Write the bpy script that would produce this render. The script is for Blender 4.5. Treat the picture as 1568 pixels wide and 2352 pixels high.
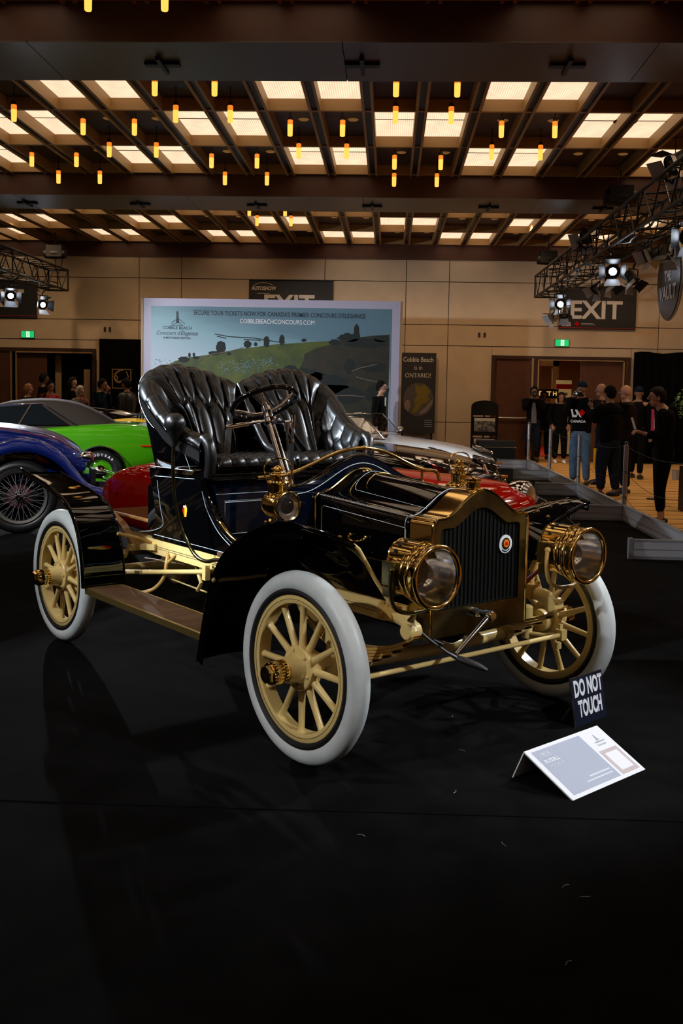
import bpy, math, random
from math import sin, cos, pi, radians, sqrt, atan2, exp, floor
from mathutils import Vector as V, Matrix, Quaternion
random.seed(7)
for o in list(bpy.data.objects): bpy.data.objects.remove(o)
SC = bpy.context.scene
COL = SC.collection

# ---------------------------------------------------------------- camera
CAM_H, PITCH, YAW, ROLL = 1.534, 0.0692, 0.0475, 0.0186
cd = bpy.data.cameras.new('camera'); cam = bpy.data.objects.new('camera', cd); COL.objects.link(cam)
cd.sensor_fit = 'VERTICAL'; cd.sensor_height = 36.0; cd.lens = 34.42; cd.shift_y = -0.0497
cd.clip_start = 0.05; cd.clip_end = 200
fwd0 = V((-sin(YAW), cos(YAW), 0))
R0 = V((cos(YAW), sin(YAW), 0)); F0 = fwd0 * cos(PITCH) + V((0, 0, -sin(PITCH))); U0 = R0.cross(F0)
Rr = R0 * cos(ROLL) + U0 * sin(ROLL); Ur = U0 * cos(ROLL) - R0 * sin(ROLL)
M = Matrix((Rr, Ur, -F0)).transposed().to_4x4(); M.translation = V((0, 0, CAM_H))
cam.matrix_world = M
SC.camera = cam

# ---------------------------------------------------------------- world, exposure
wd = bpy.data.worlds.new('hall_air'); SC.world = wd; wd.use_nodes = True
wd.node_tree.nodes['Background'].inputs[0].default_value = (0.0022, 0.0016, 0.0012, 1)
wd.node_tree.nodes['Background'].inputs[1].default_value = 1.0
vs = SC.view_settings
vs.view_transform = 'Standard'; vs.look = 'None'; vs.exposure = 0.35; vs.gamma = 1.0; vs.use_curve_mapping = False

# spot lamps on the lighting trusses, some added to brighten one subject:  (x, y, z, aim x, aim y, aim z, watts, cone degrees, colour)
SPOTS = [
    (3.35, 2.3, 3.45, 0.7, 4.4, 0.7, 300, 42, (0.90, 0.94, 1.0)),
    (3.35, 5.6, 3.45, 0.3, 4.7, 0.7, 300, 50, (0.90, 0.94, 1.0)),
    (3.35, 8.2, 3.45, -0.6, 5.4, 0.9, 380, 45, (0.88, 0.93, 1.0)),
    (-4.6, 0.2, 3.75, -0.2, 4.6, 0.6, 470, 34, (0.95, 0.96, 1.0)),
    (-4.6, 3.2, 3.75, -0.9, 5.8, 0.9, 430, 40, (0.90, 0.94, 1.0)),
    (3.35, 11.3, 3.35, 0.2, 9.6, 0.8, 420, 60, (0.88, 0.93, 1.0)),
    (3.30, 15.0, 3.43, 0.3, 13.0, 0.8, 650, 60, (0.88, 0.93, 1.0)),
    (3.30, 19.5, 3.35, -1.0, 16.0, 0.8, 560, 60, (0.88, 0.93, 1.0)),
    (-7.6, 19.4, 3.36, -4.5, 14.0, 1.0, 1300, 60, (0.90, 0.94, 1.0)),
    (-7.6, 14.6, 3.40, -2.6, 19.5, 2.2, 950, 46, (0.94, 0.96, 1.0)),  # added out of view to brighten the billboard
    (-4.6, 4.7, 3.75, -4.2, 10.4, 0.7, 700, 40, (0.90, 0.94, 1.0)),  # added out of view to brighten the blue car
    (-4.6, 4.2, 3.75, -1.1, 5.4, 1.35, 1700, 22, (0.72, 0.86, 1.0)),  # added out of view for cool highlights on the seat leather
    (-7.6, 9.0, 3.40, -4.3, 13.4, 0.9, 1300, 60, (0.90, 0.94, 1.0)),
]

# ---------------------------------------------------------------- materials
MATS = {}
def mat(name, col, rough=0.5, metal=0.0, coat=0.0, emit=None, estr=0.0, trans=0.0, spec=None, bump=None, noise=None, ior=None):
    m = bpy.data.materials.new(name); m.use_nodes = True
    nt = m.node_tree; b = nt.nodes['Principled BSDF']
    b.inputs['Base Color'].default_value = (*col, 1)
    b.inputs['Roughness'].default_value = rough
    b.inputs['Metallic'].default_value = metal
    b.inputs['Coat Weight'].default_value = coat
    b.inputs['Coat Roughness'].default_value = 0.03
    if spec is not None: b.inputs['Specular IOR Level'].default_value = spec
    if trans: b.inputs['Transmission Weight'].default_value = trans
    if ior: b.inputs['IOR'].default_value = ior
    if emit: b.inputs['Emission Color'].default_value = (*emit, 1); b.inputs['Emission Strength'].default_value = estr
    if noise or bump:
        tc = nt.nodes.new('ShaderNodeTexCoord'); nz = nt.nodes.new('ShaderNodeTexNoise')
        nt.links.new(tc.outputs['Object'], nz.inputs['Vector'])
        nz.inputs['Scale'].default_value = (noise or bump)[0]; nz.inputs['Detail'].default_value = 6
        if noise:
            mx = nt.nodes.new('ShaderNodeMix'); mx.data_type = 'RGBA'
            mx.inputs[6].default_value = (*col, 1); mx.inputs[7].default_value = (*noise[1], 1)
            rp = nt.nodes.new('ShaderNodeMapRange'); rp.inputs[1].default_value = 0.38; rp.inputs[2].default_value = 0.66
            nt.links.new(nz.outputs['Fac'], rp.inputs[0]); nt.links.new(rp.outputs[0], mx.inputs[0])
            nt.links.new(mx.outputs[2], b.inputs['Base Color'])
        if bump:
            n2 = nt.nodes.new('ShaderNodeTexNoise'); n2.inputs['Scale'].default_value = bump[0]; n2.inputs['Detail'].default_value = 4
            nt.links.new(tc.outputs['Object'], n2.inputs['Vector'])
            bp = nt.nodes.new('ShaderNodeBump'); bp.inputs['Strength'].default_value = bump[1]; bp.inputs['Distance'].default_value = bump[2]
            nt.links.new(n2.outputs['Fac'], bp.inputs['Height']); nt.links.new(bp.outputs['Normal'], b.inputs['Normal'])
    MATS[name] = m
    return m
m_black = mat('black_lacquer', (0.0010, 0.0010, 0.0013), 0.4, coat=1.0, spec=0.0)
m_navy = mat('navy_lacquer', (0.0015, 0.004, 0.011), 0.4, coat=1.0, spec=0.0)
m_stripe = mat('white_pinstripe', (0.62, 0.68, 0.72), 0.4)
m_stripe_gold = mat('olive_pinstripe', (0.30, 0.24, 0.08), 0.4)
m_cream = mat('cream_enamel', (0.72, 0.53, 0.20), 0.28, coat=0.6)
m_creamd = mat('ochre_enamel', (0.50, 0.30, 0.08), 0.32, coat=0.5)
m_tyre = mat('white_rubber', (0.62, 0.66, 0.65), 0.42, noise=(9, (0.54, 0.58, 0.57)))
m_brass = mat('polished_brass', (0.88, 0.62, 0.22), 0.10, metal=1.0, bump=(60, 0.04, 0.002))
m_brassd = mat('tarnished_brass', (0.13, 0.115, 0.06), 0.26, metal=1.0, noise=(9, (0.27, 0.225, 0.105)))
m_bsat = mat('satin_brass', (0.66, 0.48, 0.17), 0.38, metal=1.0)
m_deck = mat('dark_brown_deck', (0.070, 0.022, 0.007), 0.85, spec=0.0)
m_chrome = mat('polished_nickel', (0.86, 0.84, 0.86), 0.07, metal=1.0)
m_steel = mat('brushed_steel', (0.50, 0.50, 0.48), 0.30, metal=1.0)
m_silver = mat('silver_reflector', (0.88, 0.92, 0.97), 0.15, metal=1.0)
m_leather = mat('black_tufted_leather', (0.0040, 0.0038, 0.0038), 0.34, coat=0.25, spec=0.5, bump=(60, 0.22, 0.003))
m_leather.node_tree.nodes['Principled BSDF'].inputs['Coat Roughness'].default_value = 0.28
m_wood = mat('varnished_wood', (0.46, 0.22, 0.06), 0.35, coat=0.5, noise=(14, (0.34, 0.14, 0.04)))
m_mat = mat('brown_linoleum', (0.070, 0.034, 0.016), 0.7, spec=0.1, noise=(18, (0.095, 0.050, 0.026)))
m_core = mat('radiator_black', (0.006, 0.008, 0.008), 0.4)
m_fin = mat('radiator_tube_edge', (0.030, 0.036, 0.034), 0.35, metal=0.6)
m_rubber = mat('black_rubber', (0.010, 0.010, 0.011), 0.42)
m_glass = mat('clear_glass', (1, 1, 1), 0.0, trans=1.0, ior=1.45)
m_dglass = mat('dark_window_glass', (0.006, 0.008, 0.009), 0.04, spec=0.9)
m_white = mat('white_board', (0.78, 0.80, 0.84), 0.5)
m_red = mat('red_enamel', (0.66, 0.008, 0.004), 0.5, coat=1.0, spec=0.0)
m_dkred = mat('dark_red_leather', (0.16, 0.012, 0.016), 0.45)
m_orange = mat('orange_enamel', (0.75, 0.22, 0.02), 0.35)
m_yel = mat('yellow_enamel', (0.80, 0.44, 0.01), 0.25, coat=0.8)
m_green = mat('lime_green_paint', (0.050, 0.27, 0.003), 0.4, coat=1.0, spec=0.05)
m_blue = mat('deep_blue_paint', (0.004, 0.013, 0.12), 0.4, coat=1.0, spec=0.1)
m_sil = mat('pale_silver_paint', (0.50, 0.56, 0.62), 0.3, coat=1.0, spec=0.3)
m_blk2 = mat('black_car_paint', (0.004, 0.003, 0.003), 0.06, coat=1.0)
m_vinyl = mat('brown_vinyl_roof', (0.036, 0.028, 0.023), 0.85, spec=0.03, bump=(90, 0.3, 0.003))
m_tblk = mat('matt_black_metal', (0.004, 0.004, 0.0045), 0.5, spec=0.3)
m_alu = mat('grey_aluminium', (0.40, 0.43, 0.47), 0.38, metal=0.75)
m_alup = mat('grey_kerb_panel', (0.30, 0.31, 0.34), 0.45)
m_paper = mat('white_print', (0.80, 0.82, 0.88), 0.55)
m_printgrey = mat('blue_grey_print', (0.36, 0.41, 0.52), 0.55)
m_printtan = mat('tan_print', (0.52, 0.44, 0.44), 0.55)
m_signblue = mat('near_black_navy_print', (0.006, 0.010, 0.025), 0.4)
m_ink = mat('dark_ink', (0.01, 0.025, 0.05), 0.5)
m_inkgrey = mat('grey_ink', (0.30, 0.33, 0.38), 0.5)

# ---------------------------------------------------------------- helpers
def prop(o, label=None, cat=None, group=None, kind=None):
    if label: o['label'] = label
    if cat: o['category'] = cat
    if group: o['group'] = group
    if kind: o['kind'] = kind
    return o
def thing(name, label, cat, loc=(0, 0, 0), rz=0.0, group=None):
    o = bpy.data.objects.new(name, None); COL.objects.link(o)
    o.empty_display_size = 0.2
    o.location = loc; o.rotation_euler = (0, 0, rz)
    return prop(o, label, cat, group)
def kids(o): return [c for c in bpy.data.objects if c.parent == o]
CH = {}
def copy_tree(o, parent=None, loc=None, rz=None, rot=None):
    c = o.copy(); COL.objects.link(c)
    if parent is not None: c.parent = parent
    if loc is not None: c.location = loc
    if rz is not None: c.rotation_euler = (0, 0, rz)
    if rot is not None: c.rotation_euler = rot
    for ch in CH.get(o.name, []):
        copy_tree(ch, c)
    if parent is not None: CH.setdefault(parent.name, []).append(c)
    return c
class MB:
    def __init__(s): s.v = []; s.f = []
    def add(s, vs_, fs):
        n = len(s.v); s.v += [tuple(p) for p in vs_]; s.f += [tuple(i + n for i in f) for f in fs]; return s
    def box(s, x0, x1, y0, y1, z0, z1):
        return s.add([(x, y, z) for x in (x0, x1) for y in (y0, y1) for z in (z0, z1)],
                     [(0, 1, 3, 2), (4, 6, 7, 5), (0, 4, 5, 1), (2, 3, 7, 6), (0, 2, 6, 4), (1, 5, 7, 3)])
    def obox(s, c, sx, sy, sz, mtx=None):
        a = MB().box(-sx / 2, sx / 2, -sy / 2, sy / 2, -sz / 2, sz / 2)
        mtx = mtx or Matrix.Identity(3)
        return s.add([mtx @ V(p) + V(c) for p in a.v], a.f)
    def bar(s, a, b, w, h, up=(0, 0, 1)):
        a, b = V(a), V(b); d = (b - a); L = d.length; d.normalize(); u = V(up)
        if abs(d.dot(u)) > 0.98: u = V((1, 0, 0))
        sd = d.cross(u).normalized(); u = sd.cross(d)
        m = Matrix((d, sd, u)).transposed()
        return s.obox((a + b) / 2, L, w, h, m)
    def tube(s, path, r, n=10, closed=False, cap=True, flat=None):
        P = [V(p) for p in path]; m = len(P)
        rr = r if isinstance(r, (list, tuple)) else [r] * m
        T = []
        for i in range(m):
            if closed: t = P[(i + 1) % m] - P[i - 1]
            else: t = P[min(i + 1, m - 1)] - P[max(i - 1, 0)]
            T.append(t.normalized() if t.length > 1e-9 else V((0, 0, 1)))
        up = V((0, 0, 1)) if abs(T[0].z) < 0.9 else V((1, 0, 0))
        nrm = (up - T[0] * up.dot(T[0])).normalized(); vs_ = []; 
        for i in range(m):
            nrm = (nrm - T[i] * nrm.dot(T[i]))
            nrm = nrm.normalized() if nrm.length > 1e-6 else T[i].orthogonal().normalized()
            bi = T[i].cross(nrm)
            for k in range(n):
                a = 2 * pi * k / n
                vs_.append(P[i] + nrm * (rr[i] * cos(a) * (flat or 1)) + bi * (rr[i] * sin(a)))
        fs = []
        for i in range(m if closed else m - 1):
            for k in range(n):
                j = (i + 1) % m
                fs.append((i * n + k, i * n + (k + 1) % n, j * n + (k + 1) % n, j * n + k))
        if cap and not closed:
            fs.append(tuple(range(n))[::-1]); fs.append(tuple((m - 1) * n + k for k in range(n)))
        return s.add(vs_, fs)
    def lathe(s, prof, org=(0, 0, 0), axis=(0, 0, 1), n=28, sx=1.0, flute=None):
        ax = V(axis).normalized(); e1 = ax.orthogonal().normalized() if abs(ax.z) < 0.9 else V((1, 0, 0))
        if abs(ax.z) < 0.9: e1 = V((0, 0, 1)); e1 = (e1 - ax * e1.dot(ax)).normalized()
        e2 = ax.cross(e1); o = V(org); vs_ = []; fs = []; m = len(prof)
        for (r, h) in prof:
            for k in range(n):
                a = 2 * pi * k / n; q = r * (1 + (flute[1] * cos(flute[0] * a) if flute else 0))
                vs_.append(o + ax * h + e1 * q * cos(a) + e2 * q * sin(a) * sx)
        for i in range(m - 1):
            for k in range(n):
                fs.append((i * n + k, i * n + (k + 1) % n, (i + 1) * n + (k + 1) % n, (i + 1) * n + k))
        if prof[0][0] > 1e-6: fs.append(tuple(range(n))[::-1])
        if prof[-1][0] > 1e-6: fs.append(tuple((m - 1) * n + k for k in range(n)))
        return s.add(vs_, fs)
    def ring(s, prof, org=(0, 0, 0), axis=(0, 0, 1), n=48):   # closed section turned round an axis
        ax = V(axis).normalized(); e1 = V((0, 0, 1)) if abs(ax.z) < 0.9 else V((1, 0, 0))
        e1 = (e1 - ax * e1.dot(ax)).normalized(); e2 = ax.cross(e1); o = V(org); m = len(prof); vs_ = []; fs = []
        for k in range(n):
            a = 2 * pi * k / n
            for (r, h) in prof: vs_.append(o + ax * h + (e1 * cos(a) + e2 * sin(a)) * r)
        for k in range(n):
            for i in range(m):
                fs.append((k * m + i, k * m + (i + 1) % m, ((k + 1) % n) * m + (i + 1) % m, ((k + 1) % n) * m + i))
        return s.add(vs_, fs)
    def torus(s, R, r, org=(0, 0, 0), axis=(0, 0, 1), n=40, m=10):
        return s.ring([(R + r * cos(2 * pi * i / m), r * sin(2 * pi * i / m)) for i in range(m)], org, axis, n)
    def grid(s, G, cu=False, cv=False):
        a, b = len(G), len(G[0]); vs_ = [p for row in G for p in row]; fs = []
        for i in range(a if cu else a - 1):
            for j in range(b if cv else b - 1):
                fs.append((i * b + j, i * b + (j + 1) % b, ((i + 1) % a) * b + (j + 1) % b, ((i + 1) % a) * b + j))
        return s.add(vs_, fs)
    def prism(s, poly, fa, fb):       # fa, fb: map 2D -> 3D for the two faces
        n = len(poly); vs_ = [fa(*p) for p in poly] + [fb(*p) for p in poly]
        fs = [tuple(range(n)), tuple(range(n, 2 * n))[::-1]] + [(i, (i + 1) % n, (i + 1) % n + n, i + n) for i in range(n)]
        return s.add(vs_, fs)
    def sphere(s, c, r, n=16, m=10, sc=(1, 1, 1)):
        c = V(c); G = []
        for i in range(m + 1):
            t = pi * i / m
            G.append([c + V((r * sin(t) * cos(2 * pi * k / n) * sc[0], r * sin(t) * sin(2 * pi * k / n) * sc[1], r * cos(t) * sc[2])) for k in range(n)])
        return s.grid(G, cv=True)
    def xf(s, m): s.v = [tuple(m @ V(p)) for p in s.v]; return s
    def build(s, name, m, parent=None, smooth=38, loc=None, rot=None, solid=None, sub=0, label=None):
        me = bpy.data.meshes.new(name); me.from_pydata(s.v, [], s.f); me.validate(); me.update()
        import bmesh
        bm = bmesh.new(); bm.from_mesh(me); bmesh.ops.recalc_face_normals(bm, faces=bm.faces); bm.to_mesh(me); bm.free()
        for mm in (m if isinstance(m, (list, tuple)) else [m]): me.materials.append(mm)
        if smooth:
            me.polygons.foreach_set('use_smooth', [True] * len(me.polygons)); me.set_sharp_from_angle(angle=radians(smooth))
        o = bpy.data.objects.new(name, me); COL.objects.link(o)
        if parent is not None: o.parent = parent; CH.setdefault(parent.name, []).append(o)
        if loc is not None: o.location = loc
        if rot is not None: o.rotation_euler = rot
        if solid: md = o.modifiers.new('thickness', 'SOLIDIFY'); md.thickness = solid; md.offset = 0
        if sub: md = o.modifiers.new('smooth', 'SUBSURF'); md.levels = sub; md.render_levels = sub
        if label: o['label'] = label
        return o
def text(name, s, size, m, parent, mtx, align='CENTER', ext=0.001, bold=0.0, sx=1.0, space=1.0):
    cu = bpy.data.curves.new('lettering', 'FONT'); cu.body = s; cu.size = size; cu.extrude = ext; cu.align_x = align; cu.align_y = 'CENTER'
    cu.offset = bold; cu.space_character = space; cu.resolution_u = 3
    t = bpy.data.objects.new('tmp_text', cu); COL.objects.link(t)
    bpy.context.view_layer.update()
    me = bpy.data.meshes.new_from_object(t.evaluated_get(bpy.context.evaluated_depsgraph_get()))
    bpy.data.objects.remove(t); bpy.data.curves.remove(cu)
    me.transform(Matrix.Diagonal((sx, 1, 1, 1))); me.transform(mtx)
    me.materials.clear(); me.materials.append(m)
    o = bpy.data.objects.new(name, me); COL.objects.link(o)
    if parent is not None: o.parent = parent; CH.setdefault(parent.name, []).append(o)
    return o
def frame(org, right, up):   # text plane: x -> right, y -> up, z -> out of it
    r = V(right).normalized(); u = V(up).normalized(); n = r.cross(u)
    m = Matrix((r, u, n)).transposed().to_4x4(); m.translation = V(org); return m
def struct(o): o['kind'] = 'structure'; return o
def lerp(a, b, t): return a + (b - a) * t
def interp(pts, x):   # piecewise-linear
    if x <= pts[0][0]: return pts[0][1]
    for (a, ya), (b, yb) in zip(pts, pts[1:]):
        if x <= b: return ya + (yb - ya) * (x - a) / (b - a)
    return pts[-1][1]
def spline(P, k=6):
    P = [V(p) for p in P]; out = []
    for i in range(len(P) - 1):
        p0 = P[max(i - 1, 0)]; p1 = P[i]; p2 = P[i + 1]; p3 = P[min(i + 2, len(P) - 1)]
        for j in range(k):
            t = j / k
            out.append(0.5 * ((2 * p1) + (p2 - p0) * t + (2 * p0 - 5 * p1 + 4 * p2 - p3) * t * t + (3 * p1 - p0 - 3 * p2 + p3) * t ** 3))
    out.append(P[-1]); return out
# ================================================================ THE HALL
m_carpet = mat('black_carpet', (0.0026, 0.0026, 0.0028), 0.95, spec=0.05, noise=(5, (0.0050, 0.0051, 0.0055)), bump=(900, 0.6, 0.004))
m_wall = mat('beige_wall_panel', (0.47, 0.355, 0.235), 0.7, noise=(2.2, (0.51, 0.385, 0.255)))
m_wgap = mat('dark_wall_joint', (0.05, 0.035, 0.022), 0.8)
m_beamf = mat('red_brown_wood_panel', (0.070, 0.020, 0.008), 0.5, noise=(3, (0.085, 0.026, 0.010)))
m_beamb = mat('grey_brown_beam_board', (0.085, 0.060, 0.047), 0.38)
m_ribw = mat('tan_rib_wood', (0.36, 0.21, 0.075), 0.5)
m_slot = mat('black_track', (0.004, 0.004, 0.004), 0.5)
m_coffer = mat('dark_brown_coffer', (0.060, 0.024, 0.012), 0.55)
m_dark = mat('black_drape', (0.0018, 0.0018, 0.002), 0.95, spec=0.05)
m_door = mat('mahogany_door', (0.070, 0.023, 0.010), 0.45, noise=(4, (0.088, 0.029, 0.012)))
m_doorf = mat('dark_door_frame', (0.035, 0.014, 0.008), 0.45)
m_doort = mat('tan_door_trim', (0.33, 0.20, 0.09), 0.4)
# glowing ribbed panel
def glow_mat():
    m = bpy.data.materials.new('ribbed_light_panel'); m.use_nodes = True; nt = m.node_tree
    b = nt.nodes['Principled BSDF']; b.inputs['Base Color'].default_value = (0.6, 0.5, 0.38, 1)
    tc = nt.nodes.new('ShaderNodeTexCoord'); w = nt.nodes.new('ShaderNodeTexWave'); w.wave_type = 'BANDS'; w.bands_direction = 'X'
    w.inputs['Scale'].default_value = 11; w.inputs['Distortion'].default_value = 0.3
    n = nt.nodes.new('ShaderNodeTexNoise'); n.inputs['Scale'].default_value = 2.5
    a = nt.nodes.new('ShaderNodeMapRange'); a.inputs[3].default_value = 0.66; a.inputs[4].default_value = 1.0
    c = nt.nodes.new('ShaderNodeMapRange'); c.inputs[1].default_value = 0.3; c.inputs[2].default_value = 0.7; c.inputs[3].default_value = 0.85; c.inputs[4].default_value = 1.15
    mu = nt.nodes.new('ShaderNodeMath'); mu.operation = 'MULTIPLY'
    nt.links.new(tc.outputs['Object'], w.inputs['Vector']); nt.links.new(tc.outputs['Object'], n.inputs['Vector'])
    nt.links.new(w.outputs['Fac'], a.inputs[0]); nt.links.new(n.outputs['Fac'], c.inputs[0])
    nt.links.new(a.outputs[0], mu.inputs[0]); nt.links.new(c.outputs[0], mu.inputs[1])
    b.inputs['Emission Color'].default_value = (1.0, 0.745, 0.50, 1); nt.links.new(mu.outputs[0], b.inputs['Emission Strength'])
    return m
m_glow = glow_mat()
m_pend = mat('pendant_amber_glass', (0.5, 0.25, 0.05), 0.3, emit=(1.0, 0.26, 0.02), estr=0.75)
m_pendhot = mat('pendant_bulb_glow', (0.5, 0.25, 0.05), 0.3, emit=(1.0, 0.52, 0.08), estr=1.15)
m_dl = mat('downlight_trim', (0.30, 0.16, 0.06), 0.4, emit=(1.0, 0.45, 0.12), estr=0.10)

XL, XR, YB, YF = -13.5, 9.5, 23.6, -7.0
# floor: black carpet with one seam, and striped carpet of the walkway
MB().box(XL, 3.0, YF, 30.0, -0.06, 0.0).build('floor', m_carpet, smooth=0)['kind'] = 'structure'
s = MB()
s.tube([(XL, 3.58, 0.001)] + [(x, 3.5 + 0.045 * sin(x * 0.9) - 0.03 * x * 0.5, 0.0012) for x in [-6 + i * 0.5 for i in range(18)]], 0.0022, n=6)
s.build('floor_seam', m_dark)['kind'] = 'structure'
def stripe_mat():
    m = bpy.data.materials.new('gold_striped_carpet'); m.use_nodes = True; nt = m.node_tree; b = nt.nodes['Principled BSDF']
    tc = nt.nodes.new('ShaderNodeTexCoord'); sp = nt.nodes.new('ShaderNodeSeparateXYZ'); nt.links.new(tc.outputs['Object'], sp.inputs[0])
    mp = nt.nodes.new('ShaderNodeMath'); mp.operation = 'MULTIPLY'; mp.inputs[1].default_value = 2.1; nt.links.new(sp.outputs['Y'], mp.inputs[0])
    ns = nt.nodes.new('ShaderNodeTexNoise'); ns.inputs['Scale'].default_value = 0.7; nt.links.new(tc.outputs['Object'], ns.inputs['Vector'])
    ad = nt.nodes.new('ShaderNodeMath'); ad.operation = 'ADD'; nt.links.new(mp.outputs[0], ad.inputs[0]); nt.links.new(ns.outputs['Fac'], ad.inputs[1])
    fr = nt.nodes.new('ShaderNodeMath'); fr.operation = 'FRACT'; nt.links.new(ad.outputs[0], fr.inputs[0])
    rp = nt.nodes.new('ShaderNodeValToRGB'); nt.links.new(fr.outputs[0], rp.inputs[0]); rp.color_ramp.interpolation = 'CONSTANT'
    e = rp.color_ramp.elements; e[0].color = (0.07, 0.032, 0.012, 1); e[1].position = 0.12; e[1].color = (0.62, 0.34, 0.09, 1)
    for p, c in ((0.55, (0.48, 0.25, 0.06, 1)), (0.62, (0.66, 0.38, 0.11, 1))):
        k = e.new(p); k.color = c
    nt.links.new(rp.outputs[0], b.inputs['Base Color']); b.inputs['Roughness'].default_value = 0.9
    return m
m_gold = stripe_mat()
MB().box(3.0, XR, YF, 34.0, -0.06, 0.004).build('floor_walkway', m_gold, smooth=0)['kind'] = 'structure'

# back wall, made of jointed panels with openings for two door sets
s = MB(); g = MB()
zr = [0.0, 0.89, 2.71, 3.205, 4.215, 4.75]
xs = [XL, -12.0, -9.6, -6.08, -5.05, -1.6, 0.34, 1.36, 6.3, 8.4, XR]
openings = [(-9.62, -7.13), (2.42, 5.68)]
for z0, z1 in zip(zr, zr[1:]):
    for x0, x1 in zip(xs, xs[1:]):
        segs = [(x0, x1)]
        if z0 < 2.5:
            for a, b in openings:
                ns = []
                for (p, q) in segs:
                    if q <= a or p >= b: ns.append((p, q))
                    else:
                        if p < a: ns.append((p, a))
                        if q > b: ns.append((b, q))
                segs = ns
        for p, q in segs:
            if q - p > 0.03:
                g0 = 0.0 if z0 == 0.89 else 0.009
                s.box(p + 0.008, q - 0.008, YB - 0.03, YB, z0 + 0.009, z1 - 0.009)
for a, b in openings:   # strip of wall over each door set
    s.box(a, b, YB - 0.03, YB, 2.5, 2.701)
g.box(XL, XR, YB, YB + 0.02, 2.52, 4.8)
for p, q in ((XL, -9.62), (-7.13, 2.42), (5.68, XR)): g.box(p, q, YB, YB + 0.02, 0, 2.6)
struct(g.build('trim_1', m_wgap, smooth=0))
struct(s.build('wall_back', m_wall, smooth=0))
# the panel row cut by openings leaves its top part: lintels
struct(MB().box(XL - 0.2, XL, YF, 24, 0, 6).build('wall_left', m_wall, smooth=0))
struct(MB().box(XR, XR + 0.2, YF, 34, 0, 6).build('wall_right', m_wall, smooth=0))
struct(MB().box(XL, XR, YF - 0.2, YF, 0, 6).build('wall_front', m_doorf, smooth=0))

# door sets
def leaf(parent, x0, x1, y, z1, m=None):
    d = MB().box(x0, x1, y, y + 0.05, 0.01, z1).build('door_leaf', m or m_door, parent, smooth=0); return d
d1 = struct(MB().box(-9.62, -9.50, YB - 0.08, YB + 0.02, 0, 2.5).box(-7.21, -7.13, YB - 0.08, YB + 0.02, 0, 2.5).box(-9.5, -7.21, YB - 0.08, YB + 0.02, 2.40, 2.5).build('door_1', m_doorf, smooth=0))
MB().box(-9.5, -9.22, YB - 0.05, YB - 0.01, 0, 2.4).box(-9.09, -8.36, YB + 0.02, YB + 0.05, 0, 2.38).build('door_leaf', m_door, d1, smooth=0)
MB().box(-9.225, -9.205, YB - 0.09, YB - 0.02, 0, 2.4).box(-9.10, -9.08, YB - 0.09, YB - 0.02, 0, 2.4).box(-9.09, -7.21, YB - 0.09, YB - 0.07, 2.38, 2.41).build('door_trim', m_doort, d1, smooth=0)
MB().box(-8.25, -8.1, YB + 0.3, YB + 0.35, 0, 2.35).box(-7.42, -7.27, YB - 0.06, YB + 0.0, 0, 2.0).build('door_edge', m_doort, d1, smooth=0)
d2 = struct(MB().box(2.42, 2.50, YB - 0.08, YB + 0.02, 0, 2.5).box(5.60, 5.68, YB - 0.08, YB + 0.02, 0, 2.5).box(2.5, 5.6, YB - 0.08, YB + 0.02, 2.42, 2.5).box(3.40, 3.50, YB - 0.08, YB + 0.02, 0, 2.42).build('door_2', m_doorf, smooth=0))
MB().box(2.53, 3.34, YB - 0.04, YB + 0.0, 0.01, 2.41).box(3.50, 3.56, YB - 0.04, YB + 0.8, 0.01, 2.41).box(4.52, 5.56, YB + 0.0, YB + 0.04, 0.01, 2.41).build('door_leaf', m_door, d2, smooth=0)
MB().tube([(2.56, YB - 0.10, 1.02), (3.30, YB - 0.10, 1.02)], 0.022).build('push_bar', m_steel, d2)
MB().box(3.36, 3.40, YB - 0.1, YB - 0.02, 0, 2.45).box(3.50, 3.53, YB - 0.1, YB - 0.02, 0, 2.42).box(5.50, 5.53, YB - 0.1, YB - 0.02, 0, 2.42).box(3.5, 5.53, YB - 0.1, YB - 0.06, 2.40, 2.42).build('door_trim', m_doort, d2, smooth=0)
# lobby behind the right door
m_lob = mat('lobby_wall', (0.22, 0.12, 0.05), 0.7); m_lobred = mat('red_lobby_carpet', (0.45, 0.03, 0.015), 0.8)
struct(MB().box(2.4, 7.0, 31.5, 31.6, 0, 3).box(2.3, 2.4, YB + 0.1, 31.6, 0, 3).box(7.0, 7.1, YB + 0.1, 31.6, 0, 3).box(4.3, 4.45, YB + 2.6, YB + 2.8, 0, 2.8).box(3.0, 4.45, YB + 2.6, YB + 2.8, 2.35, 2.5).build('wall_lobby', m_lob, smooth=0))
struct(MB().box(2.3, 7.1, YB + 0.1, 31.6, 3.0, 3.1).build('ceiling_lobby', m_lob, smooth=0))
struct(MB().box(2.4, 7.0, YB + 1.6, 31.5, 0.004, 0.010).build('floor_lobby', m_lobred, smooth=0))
struct(MB().box(-12, -6, YB + 1.5, YB + 1.6, 0, 3).build('wall_corridor', m_doorf, smooth=0))
m_ban = mat('cream_banner', (0.75, 0.55, 0.25), 0.6, emit=(0.9, 0.55, 0.2), estr=0.12); m_lamp = mat('lobby_lamp_glow', (1, .8, .6), 0.4, emit=(1.0, 0.78, 0.5), estr=9)  # banner cloth given a faint glow so that it looks lit
b = thing('pull_up_banner', 'cream and red pull-up banner standing in the lobby beyond the open door', 'banner', (4.38, 26.0, 0))
MB().box(-0.02, 0.38, -0.01, 0.01, 0.05, 1.98).build('sheet', m_ban, b, smooth=0)
MB().box(-0.02, 0.38, -0.018, -0.011, 1.75, 1.88).build('red_band', m_red, b, smooth=0)
MB().box(-0.04, 0.40, -0.1, 0.1, 0.0, 0.05).build('base', m_tblk, b, smooth=0)
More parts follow.
